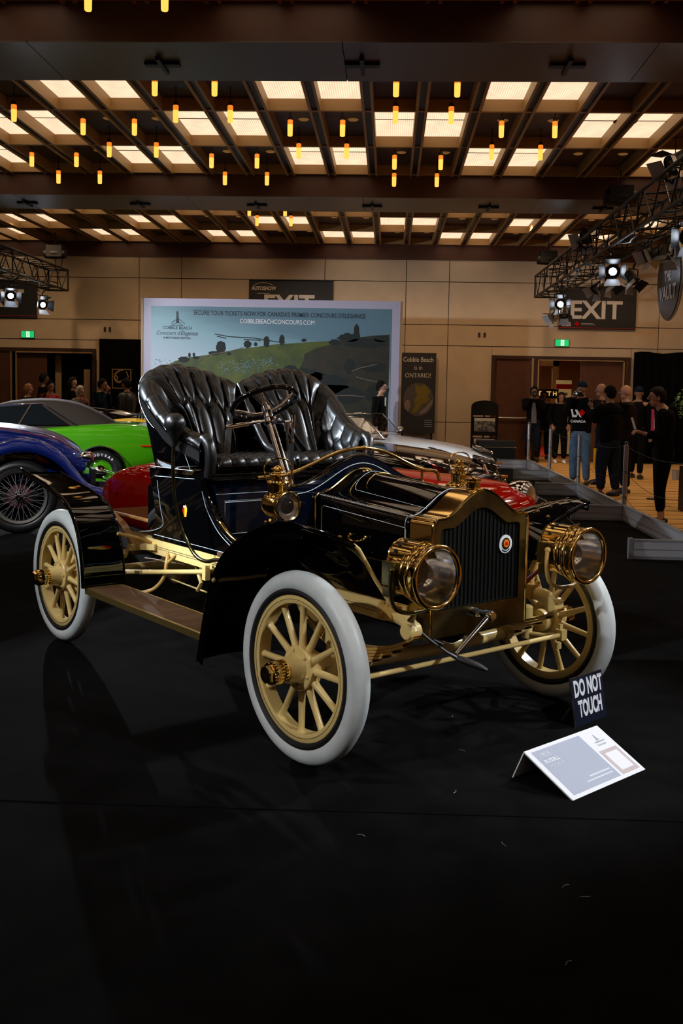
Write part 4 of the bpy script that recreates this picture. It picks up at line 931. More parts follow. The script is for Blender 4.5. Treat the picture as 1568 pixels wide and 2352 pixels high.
# ---- headlamps
def headlamp(s_):
    c = V((0, s_ * 0.475, 0.818)); R = 0.130
    s = MB().lathe([(0.060, 0.235), (0.092, 0.245), (0.100, 0.262), (0.100, 0.345), (0.108, 0.350), (0.110, 0.362), (0.106, 0.368), (0.112, 0.374), (0.116, 0.386), (0.112, 0.392), (0.120, 0.398), (0.123, 0.412), (0.119, 0.418), (0.124, 0.424), (0.128, 0.436), (0.126, 0.452), (0.130, 0.458), (0.131, 0.468)], c, (1, 0, 0), n=56)
    b = s.v; lamp = MB()
    n = 56
    pr = [(0.060, 0.235), (0.092, 0.245), (0.100, 0.262), (0.100, 0.345), (0.108, 0.350), (0.110, 0.362), (0.106, 0.368), (0.112, 0.374), (0.116, 0.386), (0.112, 0.392), (0.120, 0.398), (0.123, 0.412), (0.119, 0.418), (0.124, 0.424), (0.128, 0.436), (0.126, 0.452), (0.130, 0.458), (0.131, 0.468)]
    inner = [(0.112, 0.466), (0.108, 0.40), (0.085, 0.31), (0.052, 0.25)]
    lamp.ring(pr + inner, c, (1, 0, 0), n=n)
    L = lamp.build('headlamp', m_brass, car, smooth=50)
    MB().torus(0.121, 0.0105, c + V((0.466, 0, 0)), (1, 0, 0), n=64, m=12).build('lens_rim', m_brass, L)
    MB().lathe([(0.0705, 0.318), (0.082, 0.335), (0.096, 0.375), (0.1065, 0.425), (0.1105, 0.460)], c, (1, 0, 0), n=56)
    s = MB(); G = []
    for (r, h_) in ((0.066, 0.345), (0.080, 0.357), (0.096, 0.385), (0.106, 0.425), (0.110, 0.460)):
        G.append([c + V((h_, r * cos(2 * pi * k / 56), r * sin(2 * pi * k / 56))) for k in range(56)])
    s.grid(G, cv=True).build('reflector', m_silver, L, smooth=70)
    MB().lathe([(0.066, 0.346), (0.001, 0.340)], c, (1, 0, 0), n=40).build('burner_opening', m_tblk, L)
    MB().tube([c + V((0.34, 0, -0.05)), c + V((0.385, 0, -0.03)), c + V((0.385, 0, 0.0))], 0.006).build('burner', m_brassd, L)
    MB().lathe([(0.112, 0.4575), (0.112, 0.4605)], c, (1, 0, 0), n=48).build('lens', m_glass, L, smooth=0)
    # chimney: rolled band with vent holes
    P = []; 
    for i in range(15): a = pi * i / 14; P.append((0.078 * cos(a), 0.060 + 0.068 * sin(a)))
    s = MB().prism(P, lambda y, z: (0.262, c.y + y, c.z + z), lambda y, z: (0.385, c.y + y, c.z + z)); s.build('chimney', m_brass, L, smooth=40)
    s = MB()
    for i in range(6):
        a = radians(25 + 26 * i); y = 0.062 * cos(a); z = 0.060 + 0.052 * sin(a)
        s.lathe([(0.0105, -0.002), (0.0105, 0.0025)], (0.385, c.y + y, c.z + z), (1, 0, 0), n=14)
        s.lathe([(0.0085, -0.004), (0.0085, 0.004)], (0.30, c.y + 0.0785 * cos(a), c.z + 0.060 + 0.0685 * sin(a)), (0, cos(a), sin(a)), n=12)
    s.build('vent_hole', m_tblk, L)
    MB().tube([(0.385, c.y + 0.078 * cos(pi * i / 14), c.z + 0.060 + 0.068 * sin(pi * i / 14)) for i in range(15)], 0.004, n=8).tube([(0.262, c.y + 0.078 * cos(pi * i / 14), c.z + 0.060 + 0.068 * sin(pi * i / 14)) for i in range(15)], 0.004, n=8).build('chimney_bead', m_brass, L)
    MB().box(0.27, 0.34, c.y - s_ * 0 - 0.118, c.y - 0.092, c.z - 0.045, c.z + 0.05).box(0.285, 0.325, c.y - 0.125, c.y - 0.09, c.z - 0.09, c.z - 0.05).build('gas_valve', m_brassd, L, smooth=20)
    s = MB().tube(spline([(0.335, c.y - 0.125, c.z + 0.02), (0.34, c.y - 0.132, c.z - 0.06), (0.345, c.y - 0.115, c.z - 0.125), (0.35, c.y - 0.06, c.z - 0.155), (0.35, c.y, c.z - 0.160), (0.35, c.y + 0.06, c.z - 0.155), (0.345, c.y + 0.115, c.z - 0.125), (0.34, c.y + 0.132, c.z - 0.06), (0.335, c.y + 0.125, c.z + 0.02)], 6), 0.0095, n=10)
    s.tube([(0.35, c.y, c.z - 0.160), (0.33, s_ * 0.462, 0.64), (0.29, s_ * 0.455, 0.60)], [0.010, 0.012, 0.016], n=10)
    s.sphere((0.335, c.y - 0.122, c.z + 0.02), 0.014, 10, 8).sphere((0.335, c.y + 0.122, c.z + 0.02), 0.014, 10, 8)
    s.build('lamp_fork', m_brassd if s_ < 0 else m_creamd, L)
    if s_ > 0: MB().tube(spline([(0.29, c.y - 0.10, c.z - 0.07), (0.24, c.y - 0.12, c.z - 0.12), (0.20, c.y - 0.12, c.z - 0.16)], 4), 0.010, n=8).build('gas_hose', m_dkred, L)
for s_ in SY: headlamp(s_)
# ---- side (cowl) lamps
def sidelamp(s_):
    y = s_ * 0.588; z = 1.020
    L = MB().lathe([(0.020, -0.548), (0.044, -0.540), (0.058, -0.520), (0.0625, -0.490), (0.0625, -0.425), (0.058, -0.420), (0.064, -0.414), (0.0665, -0.395)], (0, y, z), (1, 0, 0), n=40).build('side_lamp', m_brass, car, smooth=45)
    MB().torus(0.0645, 0.0045, (-0.382, y, z), (1, 0, 0), n=40, m=8).build('lens_rim', m_brass, L)
    s = MB(); G = []
    for (r, h_) in ((0.036, -0.3935), (0.050, -0.3925), (0.062, -0.3865)):
        G.append([V((h_, y + r * cos(2 * pi * k / 40), z + r * sin(2 * pi * k / 40))) for k in range(40)])
    s.grid(G, cv=True).build('reflector', m_silver, L)
    MB().lathe([(0.036, -0.393), (0.001, -0.394)], (0, y, z), (1, 0, 0), n=30).build('lamp_interior', m_tblk, L)
    G = [[V((-0.386 + 0.016 * cos(t * pi / 2 / 6) - 0.006, y + 0.062 * sin(t * pi / 2 / 6) * cos(2 * pi * k / 40), z + 0.062 * sin(t * pi / 2 / 6) * sin(2 * pi * k / 40))) for k in range(40)] for t in range(7)]
    MB().grid(G, cv=True).build('lens', m_glass, L, smooth=80, solid=0.002)
    ch = MB().lathe([(0.036, 0.04), (0.036, 0.092), (0.050, 0.095), (0.054, 0.102), (0.050, 0.110), (0.034, 0.114), (0.026, 0.118), (0.026, 0.128), (0.040, 0.131), (0.044, 0.138), (0.036, 0.144), (0.024, 0.147), (0.020, 0.155), (0.030, 0.158), (0.032, 0.163), (0.022, 0.172), (0.012, 0.178), (0.001, 0.181)], (-0.468, y, z), (0, 0, 1), n=32).build('lamp_chimney', m_brass, L, smooth=40)
    s = MB()
    for (r, h_, n) in ((0.050, 0.103, 20), (0.040, 0.138, 16), (0.029, 0.162, 12)):
        for k in range(n): s.sphere((-0.468 + r * cos(2 * pi * k / n), y + r * sin(2 * pi * k / n), z + h_), 0.0045, 6, 5)
    s.build('chimney_beading', m_brass, ch)
    MB().tube(spline([(-0.468, y - 0.050, z + 0.045), (-0.468, y - 0.058, z + 0.10), (-0.468, y - 0.078, z + 0.155), (-0.468, y - 0.060, z + 0.198), (-0.468, y, z + 0.212), (-0.468, y + 0.060, z + 0.198), (-0.468, y + 0.078, z + 0.155), (-0.468, y + 0.058, z + 0.10), (-0.468, y + 0.050, z + 0.045)], 6), 0.0038, n=8).build('bail_handle', m_brass, L)
    MB().tube([(-0.50, y, z - 0.055), (-0.50, y, z - 0.085)], 0.010).tube([(-0.50, y + s_ * 0.02, z - 0.075), (-0.52, y - s_ * 0.02, z - 0.09), (-0.60, s_ * 0.47, z - 0.05)], 0.007).sphere((-0.51, y + s_ * 0.035, z - 0.085), 0.010, 8, 6).build('lamp_bracket', m_brass, L)
for s_ in SY: sidelamp(s_)
# ---- starting crank and strap
s = MB().lathe([(0.020, 0.25), (0.022, 0.29), (0.016, 0.30), (0.016, 0.33), (0.024, 0.335), (0.024, 0.37), (0.018, 0.378)], (0, -0.045, 0.590), (1, 0, 0), n=20).tube([(0.355, -0.045, 0.59), (0.362, -0.15, 0.525), (0.365, -0.255, 0.455)], [0.013, 0.010, 0.009], n=12)
k = s.build('starting_crank', m_chrome, car)
MB().tube([(0.350, -0.270, 0.452), (0.385, -0.252, 0.440), (0.420, -0.23, 0.428), (0.455, -0.205, 0.415), (0.485, -0.19, 0.403)], [0.010, 0.018, 0.022, 0.019, 0.010], n=14, flat=0.7).build('crank_handle', m_rubber, k)
MB().tube([(0.300, -0.435, 0.585), (0.33, -0.38, 0.53), (0.355, -0.30, 0.47), (0.37, -0.262, 0.448)], [0.012, 0.014, 0.014, 0.016], n=8, flat=0.45).tube([(0.335, -0.355, 0.522), (0.36, -0.325, 0.505)], 0.006).build('crank_strap', m_rubber, k)
# ================================================================ THE OTHER CARS
m_brkred = mat('dark_red_drum', (0.05, 0.003, 0.004), 0.5)
def apply_mods(o):
    bpy.context.view_layer.update()
    me = bpy.data.meshes.new_from_object(o.evaluated_get(bpy.context.evaluated_depsgraph_get()))
    o.modifiers.clear(); o.data = me; return o
def bg_wheel(parent, loc, R, r, rimR, m_rim, m_hub, side=1, wires=False, whitewall=None, letters=None, dish=0.0):
    T = MB(); pr = [(R - r + r * cos(2 * pi * i / 14), 0.9 * r * 1.25 * sin(2 * pi * i / 14)) for i in range(14)]
    T.ring(pr, axis=(0, side, 0), n=48); t = T.build('wheel', m_rubber, parent, smooth=70, loc=loc)
    y = 0.06
    if wires:
        MB().ring([(rimR - 0.02, 0.02), (rimR - 0.015, 0.075), (rimR + 0.012, 0.08), (rimR + 0.014, 0.03)], axis=(0, side, 0), n=48).build('wire_wheel_rim', m_steel, t)
        s = MB()
        for k in range(36):
            a = 2 * pi * k / 36; b = a + (0.35 if k % 2 else -0.35); 
            s.tube([V((0.055 * cos(b), side * (0.10 if k % 3 else 0.03), 0.055 * sin(b))), V(((rimR - 0.01) * cos(a), side * 0.05, (rimR - 0.01) * sin(a)))], 0.0028, n=5)
        s.build('wire_spokes', m_alu, t)
        MB().lathe([(0.13, 0.0), (0.13, 0.012), (0.05, 0.02)], axis=(0, side, 0), n=28).build('brake_drum', m_brkred, t)
        MB().lathe([(0.06, 0.02), (0.055, 0.10), (0.04, 0.12), (0.038, 0.15), (0.022, 0.155), (0.001, 0.15)], axis=(0, side, 0), n=24).build('wheel_hub', m_chrome, t)
    else:
        MB().ring([(rimR * 0.70, 0.02), (rimR * 0.80, 0.05 - dish), (rimR * 0.93, 0.055), (rimR, 0.075), (rimR + 0.008, 0.06), (rimR, 0.0)], axis=(0, side, 0), n=40).lathe([(rimR * 0.86, 0.015), (rimR * 0.60, 0.03), (0.05, 0.045), (0.001, 0.045)], axis=(0, side, 0), n=40).build('wheel_rim', m_rim, t)
        MB().lathe([(rimR * 0.46, 0.04), (rimR * 0.44, 0.065), (rimR * 0.22, 0.085), (rimR * 0.12, 0.10), (0.001, 0.102)], axis=(0, side, 0), n=32, flute=(12, 0.02)).build('hub_cap', m_hub, t)
    if letters:
        for i, chh in enumerate(letters):
            a = radians(90 + 44 - i * 88 / (len(letters) - 1)); rr = R - r * 0.95
            c = V((rr * cos(a) * (-side), side * r * 1.15, rr * sin(a)))
            up = V((cos(a) * (-side), 0, sin(a)))
            text('tyre_letter', chh, 0.052, m_paper, t, frame(c, up.cross(V((0, side, 0))) * (-1) if False else V((0, side, 0)).cross(up) * -1, up), bold=0.001)
    return t
def body_loft(stations, m, parent, name='body', sub=2, arches=(), archR=0.38, hw_out=1.2):
    G = []
    for (x, hw, z0, zs, zc) in stations:
        half = [(0.0, z0), (hw * 0.75, z0), (hw * 0.95, z0 + 0.04), (hw, lerp(z0, zs, 0.45)), (hw * 0.985, lerp(z0, zs, 0.82)), (hw * 0.90, zs - 0.01), (hw * 0.72, max(zs, lerp(zs, zc, .25)) + 0.0), (hw * 0.40, lerp(zs, zc, 0.75)), (0, zc)]
        full = half + [(-y, z) for y, z in half[1:-1]][::-1]
        G.append([(x, y, z) for y, z in full])
    s = MB(); s.grid(G, cv=True); n = len(G[0]); s.f.append(tuple(range(n))); s.f.append(tuple((len(G) - 1) * n + k for k in range(n))[::-1])
    o = s.build(name, m, parent, smooth=50)
    md = o.modifiers.new('s', 'SUBSURF'); md.levels = sub; md.render_levels = sub
    cuts = []
    for (x, z) in arches:
        c = MB().lathe([(archR, -2), (archR, 2)], (x, 0, z), (0, 1, 0), n=40).build('cutter', m_tblk, None, smooth=0)
        if parent: c.matrix_world = parent.matrix_world
        bpy.context.view_layer.update(); c.location = parent.location; c.rotation_euler = parent.rotation_euler
        b = o.modifiers.new('b', 'BOOLEAN'); b.object = c; b.operation = 'DIFFERENCE'; b.solver = 'EXACT'; cuts.append(c)
    apply_mods(o)
    for c in cuts: bpy.data.objects.remove(c)
    o.data.materials.clear(); o.data.materials.append(m)
    o.data.polygons.foreach_set('use_smooth', [True] * len(o.data.polygons)); o.data.set_sharp_from_angle(angle=radians(45))
    return o
def wells(parent, arches, hw, R):
    for (x, z) in arches:
        MB().box(x - R * 0.93, x + R * 0.93, -hw * 0.72, hw * 0.72, z - 0.05, z + R * 0.9).build('wheel_well', m_tblk, parent, smooth=0)

# --- lime green muscle car
g = thing('muscle_car', 'lime green two-door muscle car with brown vinyl roof and green wheels', 'car', (-5.80, 14.59, 0), radians(196))
ar = [(1.40, 0.33), (-1.40, 0.33)]
body_loft([(2.42, .55, .40, .66, .68), (2.36, .82, .32, .76, .78), (2.0, .90, .26, .82, .88), (1.4, .93, .24, .86, .93), (0.6, .94, .23, .90, .97), (-0.3, .94, .23, .93, .96), (-1.0, .95, .24, 1.00, 1.00), (-1.5, .95, .26, 1.03, 1.03), (-2.1, .93, .32, 1.01, 1.02), (-2.36, .88, .42, .97, .99), (-2.40, .70, .50, .90, .93)], m_green, g, arches=ar, archR=0.365)
wells(g, ar, .94, .365)
G = []
for (x, hw, z, zb) in ((0.75, .60, 0.98, .95), (0.30, .62, 1.20, .95), (-0.05, .63, 1.335, .95), (-0.55, .63, 1.375, .95), (-0.95, .62, 1.355, .95), (-1.25, .60, 1.25, .95), (-1.62, .57, 1.03, .95)):
    G.append([(x, -0.80, zb), (x, -hw - 0.06, z - 0.05 if z > 1.1 else zb + .01), (x, -hw + 0.05, z), (x, 0, z + 0.015), (x, hw - 0.05, z), (x, hw + 0.06, z - 0.05 if z > 1.1 else zb + .01), (x, 0.80, zb)])
MB().grid(G).build('vinyl_roof', m_vinyl, g, smooth=60, sub=1)
for s_ in (1,):
    MB().prism([(0.62, 0.985), (0.22, 1.235), (-0.55, 1.285), (-0.95, 1.00)], lambda x, z: (x, s_ * (0.845 - 0.42 * (z - 0.95)), z), lambda x, z: (x, s_ * (0.80 - 0.42 * (z - 0.95)), z)).build('side_window', m_dglass, g, smooth=0)
    MB().tube([(0.66, s_ * .845, 0.975), (0.22, s_ * .73, 1.255), (-0.58, s_ * .70, 1.305), (-1.05, s_ * .83, 1.0)], 0.014, n=6, flat=0.6).build('drip_rail', m_chrome, g)
    MB().tube([(-0.25, s_ * .83, 0.985), (-0.42, s_ * .70, 1.29)], 0.012).build('window_post', m_chrome, g)
    MB().tube([(-1.4 + 0.372 * cos(a), s_ * 0.952, 0.33 + 0.372 * sin(a)) for a in [pi * i / 16 for i in range(17)]], 0.010, n=6).build('arch_moulding', m_chrome, g)
    MB().box(-2.16, -1.98, s_ * .935, s_ * .952, 0.70, 0.715).build('side_marker', m_red, g, smooth=0)
    MB().tube([(2.3, s_ * .9, .33), (1.0, s_ * .94, .27), (-0.95, s_ * .94, .27)], 0.012).build('sill_moulding', m_chrome, g)
MB().tube([(-2.42, -.85, .52), (-2.50, -.5, .53), (-2.50, .5, .53), (-2.42, .85, .52), (-2.2, .96, .52)], 0.04, n=8).build('rear_bumper', m_chrome, g)
for x in (1.40, -1.40):
    for sd in (1, -1): bg_wheel(g, (x, sd * 0.83, 0.325), 0.325, 0.085, 0.205, m_green, m_chrome, sd, letters='GOODYEAR' if sd > 0 else None)

# --- yellow car behind it
y_ = thing('yellow_coupe', 'yellow coupe, only its sloping tail showing behind the green car', 'car', (-6.10, 17.75, 0), radians(192))
body_loft([(2.3, .6, .40, .62, .66), (2.2, .85, .3, .72, .76), (1.3, .92, .24, .84, .90), (0.2, .93, .23, .88, .93), (-1.0, .94, .24, .98, 1.0), (-1.5, .94, .26, 1.02, 1.10), (-2.0, .91, .32, .95, 1.0), (-2.3, .8, .42, .86, .88)], m_yel, y_, arches=ar, archR=.36)
wells(y_, ar, .9, .36)
MB().grid([[(x, -.7, .95), (x, -.5, z), (x, .5, z), (x, .7, .95)] for x, z in ((0.7, .96), (0.0, 1.18), (-0.6, 1.20), (-1.2, 1.14), (-1.75, 1.03))]).build('roof', m_blk2, y_, smooth=50)
for i in range(4): MB().box(-1.50 - 0.05 * i, -1.47 - 0.05 * i, -.4, .74, 1.06 - .012 * i, 1.10 - .012 * i).build('louvre', m_tblk, y_, smooth=0)
for x in (1.40, -1.40):
    for sd in (1, -1): bg_wheel(y_, (x, sd * 0.83, 0.32), 0.32, 0.085, 0.20, m_steel, m_chrome, sd)

# --- deep blue vintage car
b = thing('vintage_blue_car', 'deep blue vintage car with chrome wire wheel at the left edge', 'car', (-5.386, 10.277, 0), radians(201))
body_loft([(1.9, .36, .55, 1.0, 1.08), (1.0, .42, .5, 1.06, 1.15), (0.3, .62, .42, 1.12, 1.20), (-0.6, .68, .42, 1.16, 1.17), (-1.3, .68, .46, 1.11, 1.14), (-1.75, .60, .52, 1.00, 1.06), (-2.0, .48, .58, .85, .90), (-2.08, .36, .62, .74, .78)], m_blue, b)
MB().tube([(-0.2, .70, 1.16), (-1.2, .70, 1.10), (-1.75, .62, .985), (-1.98, .50, .84)], 0.006).build('belt_line', m_dkred, b)
for (wx, k) in ((-1.35, 1), (1.45, 0)):
    for sd in (1, -1):
        P = [(0.62, .42), (0.55, .62), (0.42, .80), (0.22, .93), (0.0, .985), (-0.22, .955), (-0.42, .83), (-0.56, .66), (-0.70, .50), (-0.86, .44)] if k else [(0.55, .50), (0.46, .72), (0.28, .88), (0, .93), (-0.3, .85), (-0.55, .62), (-0.75, .42), (-0.9, .34)]
        G = []
        for (x, z) in spline([V((p[0], 0, p[1])) for p in P], 4) and [(q.x, q.z) for q in spline([V((p[0], 0, p[1])) for p in P], 4)]:
            G.append([(wx + x, sd * yy, z + dz) for yy, dz in ((0.90, -0.12), (0.905, -0.05), (0.88, -0.01), (0.80, 0.02), (0.68, 0.015), (0.56, -0.03))])
        MB().grid(G).build('fender', m_blue, b, smooth=70, solid=0.012)
for x in (1.45, -1.35):
    for sd in (1, -1): bg_wheel(b, (x, sd * 0.74, 0.39), 0.39, 0.065, 0.268, m_chrome, m_chrome, sd, wires=True)
MB().box(-1.0, 1.0, 0.55, 0.80, .33, .36).box(-1.0, 1.0, -0.80, -0.55, .33, .36).build('running_board', m_tblk, b)
MB().tube([(-2.35, -.80, .52), (-2.42, -.4, .52), (-2.42, .4, .52), (-2.35, .80, .52)], 0.028).tube([(-2.33, -.8, .44), (-2.40, -.4, .44), (-2.40, .4, .44), (-2.33, .8, .44)], 0.022).sphere((-2.36, .80, .48), .045).build('rear_bumper', m_chrome, b)
MB().box(-2.3, -1.5, .50, .54, .46, .52).box(-2.3, -1.5, -.54, -.50, .46, .52).build('bumper_iron', m_tblk, b)
s = MB().lathe([(0.02, -0.10), (0.055, -0.05), (0.06, 0.02)], (-2.06, .68, .80), (-1, 0, 0), n=20).tube([(-1.95, .55, .78), (-2.03, .68, .78)], .015); t = s.build('tail_lamp', m_chrome, b)
MB().lathe([(0.05, 0.02), (0.05, 0.045), (0.03, 0.055), (0.001, 0.058)], (-2.06, .68, .80), (-1, 0, 0), n=20).build('tail_lens', m_dkred, t)
MB().box(-2.14, -2.09, .28, .60, .50, .66).build('number_plate', m_tblk, b, smooth=0)
MB().box(-2.12, -1.9, -.45, .45, .52, .60).build('rear_apron', m_blue, b)

# --- three roadsters
def windscreen(t, x, zb, zt, hw, m_fr=None):
    L = [(x, -hw, zb), (x - 0.30, -hw * 0.86, zt), (x - 0.34, 0, zt + 0.015), (x - 0.30, hw * 0.86, zt), (x, hw, zb)]
    MB().tube(L, 0.013, n=8).tube([(x, -hw, zb), (x + 0.10, 0, zb + 0.03), (x, hw, zb)], 0.012, n=8).build('windscreen_frame', m_fr or m_chrome, t)
    MB().add([(x, -hw, zb), (x + 0.10, 0, zb + .03), (x, hw, zb), (x - 0.30, hw * .86, zt), (x - .34, 0, zt + .015), (x - .30, -hw * .86, zt)], [(0, 1, 4, 5), (1, 2, 3, 4)]).build('windscreen', m_glass, t, smooth=0, solid=0.005)
def roadster(name, label, loc, rz, paint, seatm, kind, zoff=0.0):
    t = thing(name, label, 'car', loc, rz)
    if kind == 'E':
        st = [(2.22, .22, .42, .50, .50), (2.14, .50, .34, .56, .57), (1.95, .68, .27, .64, .66), (1.6, .76, .22, .73, .76), (1.1, .81, .20, .785, .85), (.4, .82, .20, .81, .90), (0.05, .82, .20, .83, .92), (-0.1, .82, .20, .84, .80), (-.5, .81, .2, .84, .80), (-1.05, .81, .2, .85, .82), (-1.15, .81, .2, .85, .89), (-1.7, .76, .25, .78, .81), (-2.1, .56, .34, .64, .65), (-2.2, .3, .42, .54, .54)]
        arches = [(1.30, .31), (-1.15, .31)]
        body_loft(st, paint, t, arches=arches, archR=.35); wells(t, arches, .80, .35)
        for sd in (1, -1):
            q = [(1.93, .665), (1.98, .56), (1.72, .50), (1.55, .60), (1.62, .68), (1.80, .70)]
            def zt(x): return interp([(1.5, .775), (1.6, .757), (1.95, .665), (2.14, .60)], x)
            MB().prism([(1.97, .60), (2.03, .50), (1.92, .40), (1.70, .46), (1.62, .56), (1.72, .64), (1.86, .655)], lambda x, y: (x, sd * y, zt(x) + .016), lambda x, y: (x, sd * y, zt(x) - .06)).build('headlamp_cover', m_dglass, t, smooth=20)
            MB().tube([(x, sd * y, zt(x) + .016) for x, y in ((1.97, .60), (2.03, .50), (1.92, .40), (1.70, .46), (1.62, .56), (1.72, .64), (1.86, .655))], .009, n=6, closed=True).build('headlamp_rim', m_chrome, t)
            MB().box(2.02, 2.10, sd * .60 - .06, sd * .60 + .06, .50, .53).build('indicator', m_orange, t)
        MB().tube([(2.08, -.62, .46), (2.24, -.3, .45)], .025).tube([(2.08, .62, .46), (2.24, .3, .45)], .025).build('bumper', m_chrome, t)
        windscreen(t, 0.10, .90, 1.20, .64)
        MB().sphere((0.06, -.70, .96), .055, sc=(1, 1, .8)).tube([(0.06, -.70, .86), (0.06, -.70, .93)], .012).sphere((0.06, .70, .96), .055, sc=(1, 1, .8)).build('door_mirror', m_chrome, t)
        for sd in (1, -1):
            for x in (1.30, -1.15): bg_wheel(t, (x, sd * 0.70, 0.32), 0.32, 0.07, 0.20, m_chrome, m_chrome, sd, wires=True)
        for sd in (1, -1): MB().box(-1.05, -.88, sd * .35 - .22, sd * .35 + .22, .5, 1.02).sphere((-.98, sd * .35, 1.03), .16, sc=(.5, 1.1, .6)).build('seat', seatm, t)
    else:
        st = [(2.12, .30, .40, .62, .64), (2.04, .56, .33, .74, .76), (1.85, .70, .28, .835, .84), (1.45, .77, .24, .88, .90), (0.9, .79, .22, .86, .95), (.3, .79, .22, .80, .97), (0.0, .78, .22, .78, .94), (-.2, .78, .22, .77, .74), (-.9, .79, .22, .84, .80), (-1.0, .79, .23, .86, .90), (-1.4, .78, .25, .87, .90), (-1.8, .70, .30, .76, .80), (-2.08, .50, .38, .58, .60), (-2.16, .25, .42, .5, .5)]
        arches = [(1.30, .33)]
        body_loft(st, paint, t, arches=arches, archR=.36); wells(t, arches, .76, .36)
        for sd in (1, -1):
            MB().lathe([(0.05, -0.10), (0.10, -0.06), (0.112, 0.0), (0.112, 0.06), (0.104, 0.075)], (1.86, sd * .52, .765), (1, 0, 0), n=28).build('headlamp', m_chrome, t)
            MB().lathe([(0.102, 0.07), (0.075, 0.10), (0.001, 0.112)], (1.86, sd * .52, .765), (1, 0, 0), n=28).build('headlamp_lens', m_silver, t)
            MB().tube([(-2.05, sd * .3, .72), (-1.5, sd * .79, .60)], .006).build('body_crease', m_dkred, t)
        s = MB()
        for k in range(9): s.box(2.06, 2.14, -.22 + .055 * k - .006, -.22 + .055 * k + .006, .42, .70)
        s.build('grille', m_chrome, t)
        MB().tube([(1.95, -.45, .46), (2.2, -.28, .46)], .025).tube([(1.95, .45, .46), (2.2, .28, .46)], .025).build('bumper', m_chrome, t)
        MB().tube([(1.7, .30, .93), (1.66, .30, 1.0)], .01).build('wing_badge', m_chrome, t)
        for sd in (1, -1): bg_wheel(t, (1.30, sd * 0.68, 0.33), 0.33, 0.075, 0.20, m_red, m_chrome, sd)
        windscreen(t, 0.0, .93, 1.14, .55)
        for sd in (1, -1): MB().box(-.95, -.80, sd * .33 - .2, sd * .33 + .2, .5, .95).build('seat', seatm, t)
    return t
roadster('red_sports_car', 'red vintage sports car with round chrome headlamps, directly behind the antique car', (-0.77, 8.41, 0), radians(-36), m_red, m_blk2, 'X')
roadster('black_sports_car', 'glossy black long-bonnet sports car between the red one and the silver one', (-0.53, 13.30, 0), radians(-38), m_blk2, m_leather, 'E')
roadster('silver_sports_car', 'pale silver open sports car with dark red seats in front of the billboard', (-0.30, 15.85, 0), radians(-40), m_sil, m_dkred, 'E')
# small white card on a rod stand beside the red car
c = thing('card_stand', 'small white card on a thin bent rod stand beyond the antique car', 'card stand', (1.72, 11.6, 0))
MB().obox((0, 0, 0.33), 0.105, 0.012, 0.115, Matrix.Rotation(radians(28), 3, 'Y')).build('card', m_white, c, smooth=0)
MB().tube([(0.04, 0.0, 0.36), (0.25, 0.05, 0.26), (0.52, 0.10, 0.02)], 0.007).tube([(0.40, -.05, .012), (0.6, .25, .012)], .01).build('rod', m_alu, c)
# ================================================================ SIGNS AND STAGE GEAR
# billboard on the floor at y = 19.5
BY = 19.5; bb = thing('billboard', 'huge white-framed billboard of a lakeside golf course with concours ticket lettering', 'billboard', (-4.94, BY, 0))
BW, BH = 5.12, 3.36
m_frame = mat('lavender_white_frame', (0.42, 0.41, 0.55), 0.5)
MB().box(0, BW, 0.0, 0.35, 0.0, BH).build('frame', m_frame, bb, smooth=0)
MB().box(-0.045, -0.005, -0.01, 0.36, 0, BH + 0.01).box(BW + 0.005, BW + 0.05, -0.01, 0.36, 0, BH - 0.0).build('edge_trim', m_doort, bb, smooth=0)
def sky_mat():
    m = bpy.data.materials.new('printed_lake'); m.use_nodes = True; nt = m.node_tree; b = nt.nodes['Principled BSDF']; b.inputs['Roughness'].default_value = 0.5
    tc = nt.nodes.new('ShaderNodeTexCoord'); sp = nt.nodes.new('ShaderNodeSeparateXYZ'); nt.links.new(tc.outputs['Object'], sp.inputs[0])
    a = nt.nodes.new('ShaderNodeMath'); a.operation = 'MULTIPLY_ADD'; a.inputs[1].default_value = -0.20; nt.links.new(sp.outputs['X'], a.inputs[0])
    c = nt.nodes.new('ShaderNodeMath'); c.operation = 'MULTIPLY_ADD'; c.inputs[1].default_value = -0.75; c.inputs[2].default_value = 2.55; nt.links.new(sp.outputs['Z'], c.inputs[0]); nt.links.new(c.outputs[0], a.inputs[2])
    n = nt.nodes.new('ShaderNodeTexNoise'); n.inputs['Scale'].default_value = 2.0; mp = nt.nodes.new('ShaderNodeMapping'); mp.inputs['Scale'].default_value = (0.5, 1, 5); nt.links.new(tc.outputs['Object'], mp.inputs[0]); nt.links.new(mp.outputs[0], n.inputs['Vector'])
    d = nt.nodes.new('ShaderNodeMath'); d.operation = 'MULTIPLY_ADD'; d.inputs[1].default_value = 0.16; nt.links.new(n.outputs['Fac'], d.inputs[0]); nt.links.new(a.outputs[0], d.inputs[2])
    r = nt.nodes.new('ShaderNodeValToRGB'); nt.links.new(d.outputs[0], r.inputs[0]); e = r.color_ramp.elements
    e[0].position = 0.0; e[0].color = (0.10, 0.20, 0.27, 1); e[1].position = 1.0; e[1].color = (0.40, 0.50, 0.62, 1)
    k = e.new(0.35); k.color = (0.22, 0.40, 0.48, 1)
    nt.links.new(r.outputs[0], b.inputs['Base Color']); return m
pic = MB().box(0.155, BW - 0.17, -0.006, 0.0, 0.3, BH - 0.155).build('picture', sky_mat(), bb, smooth=0)
m_grass = mat('printed_grass', (0.070, 0.095, 0.010), 0.6, noise=(3.5, (0.022, 0.045, 0.008)))
m_scrub = mat('printed_scrub', (0.010, 0.013, 0.007), 0.6, noise=(4.5, (0.026, 0.020, 0.008)))
m_trees = mat('printed_trees', (0.004, 0.010, 0.010), 0.7)
m_paths = mat('printed_path', (0.16, 0.13, 0.11), 0.7)
m_cars = mat('printed_parked_cars', (0.12, 0.22, 0.28), 0.6)
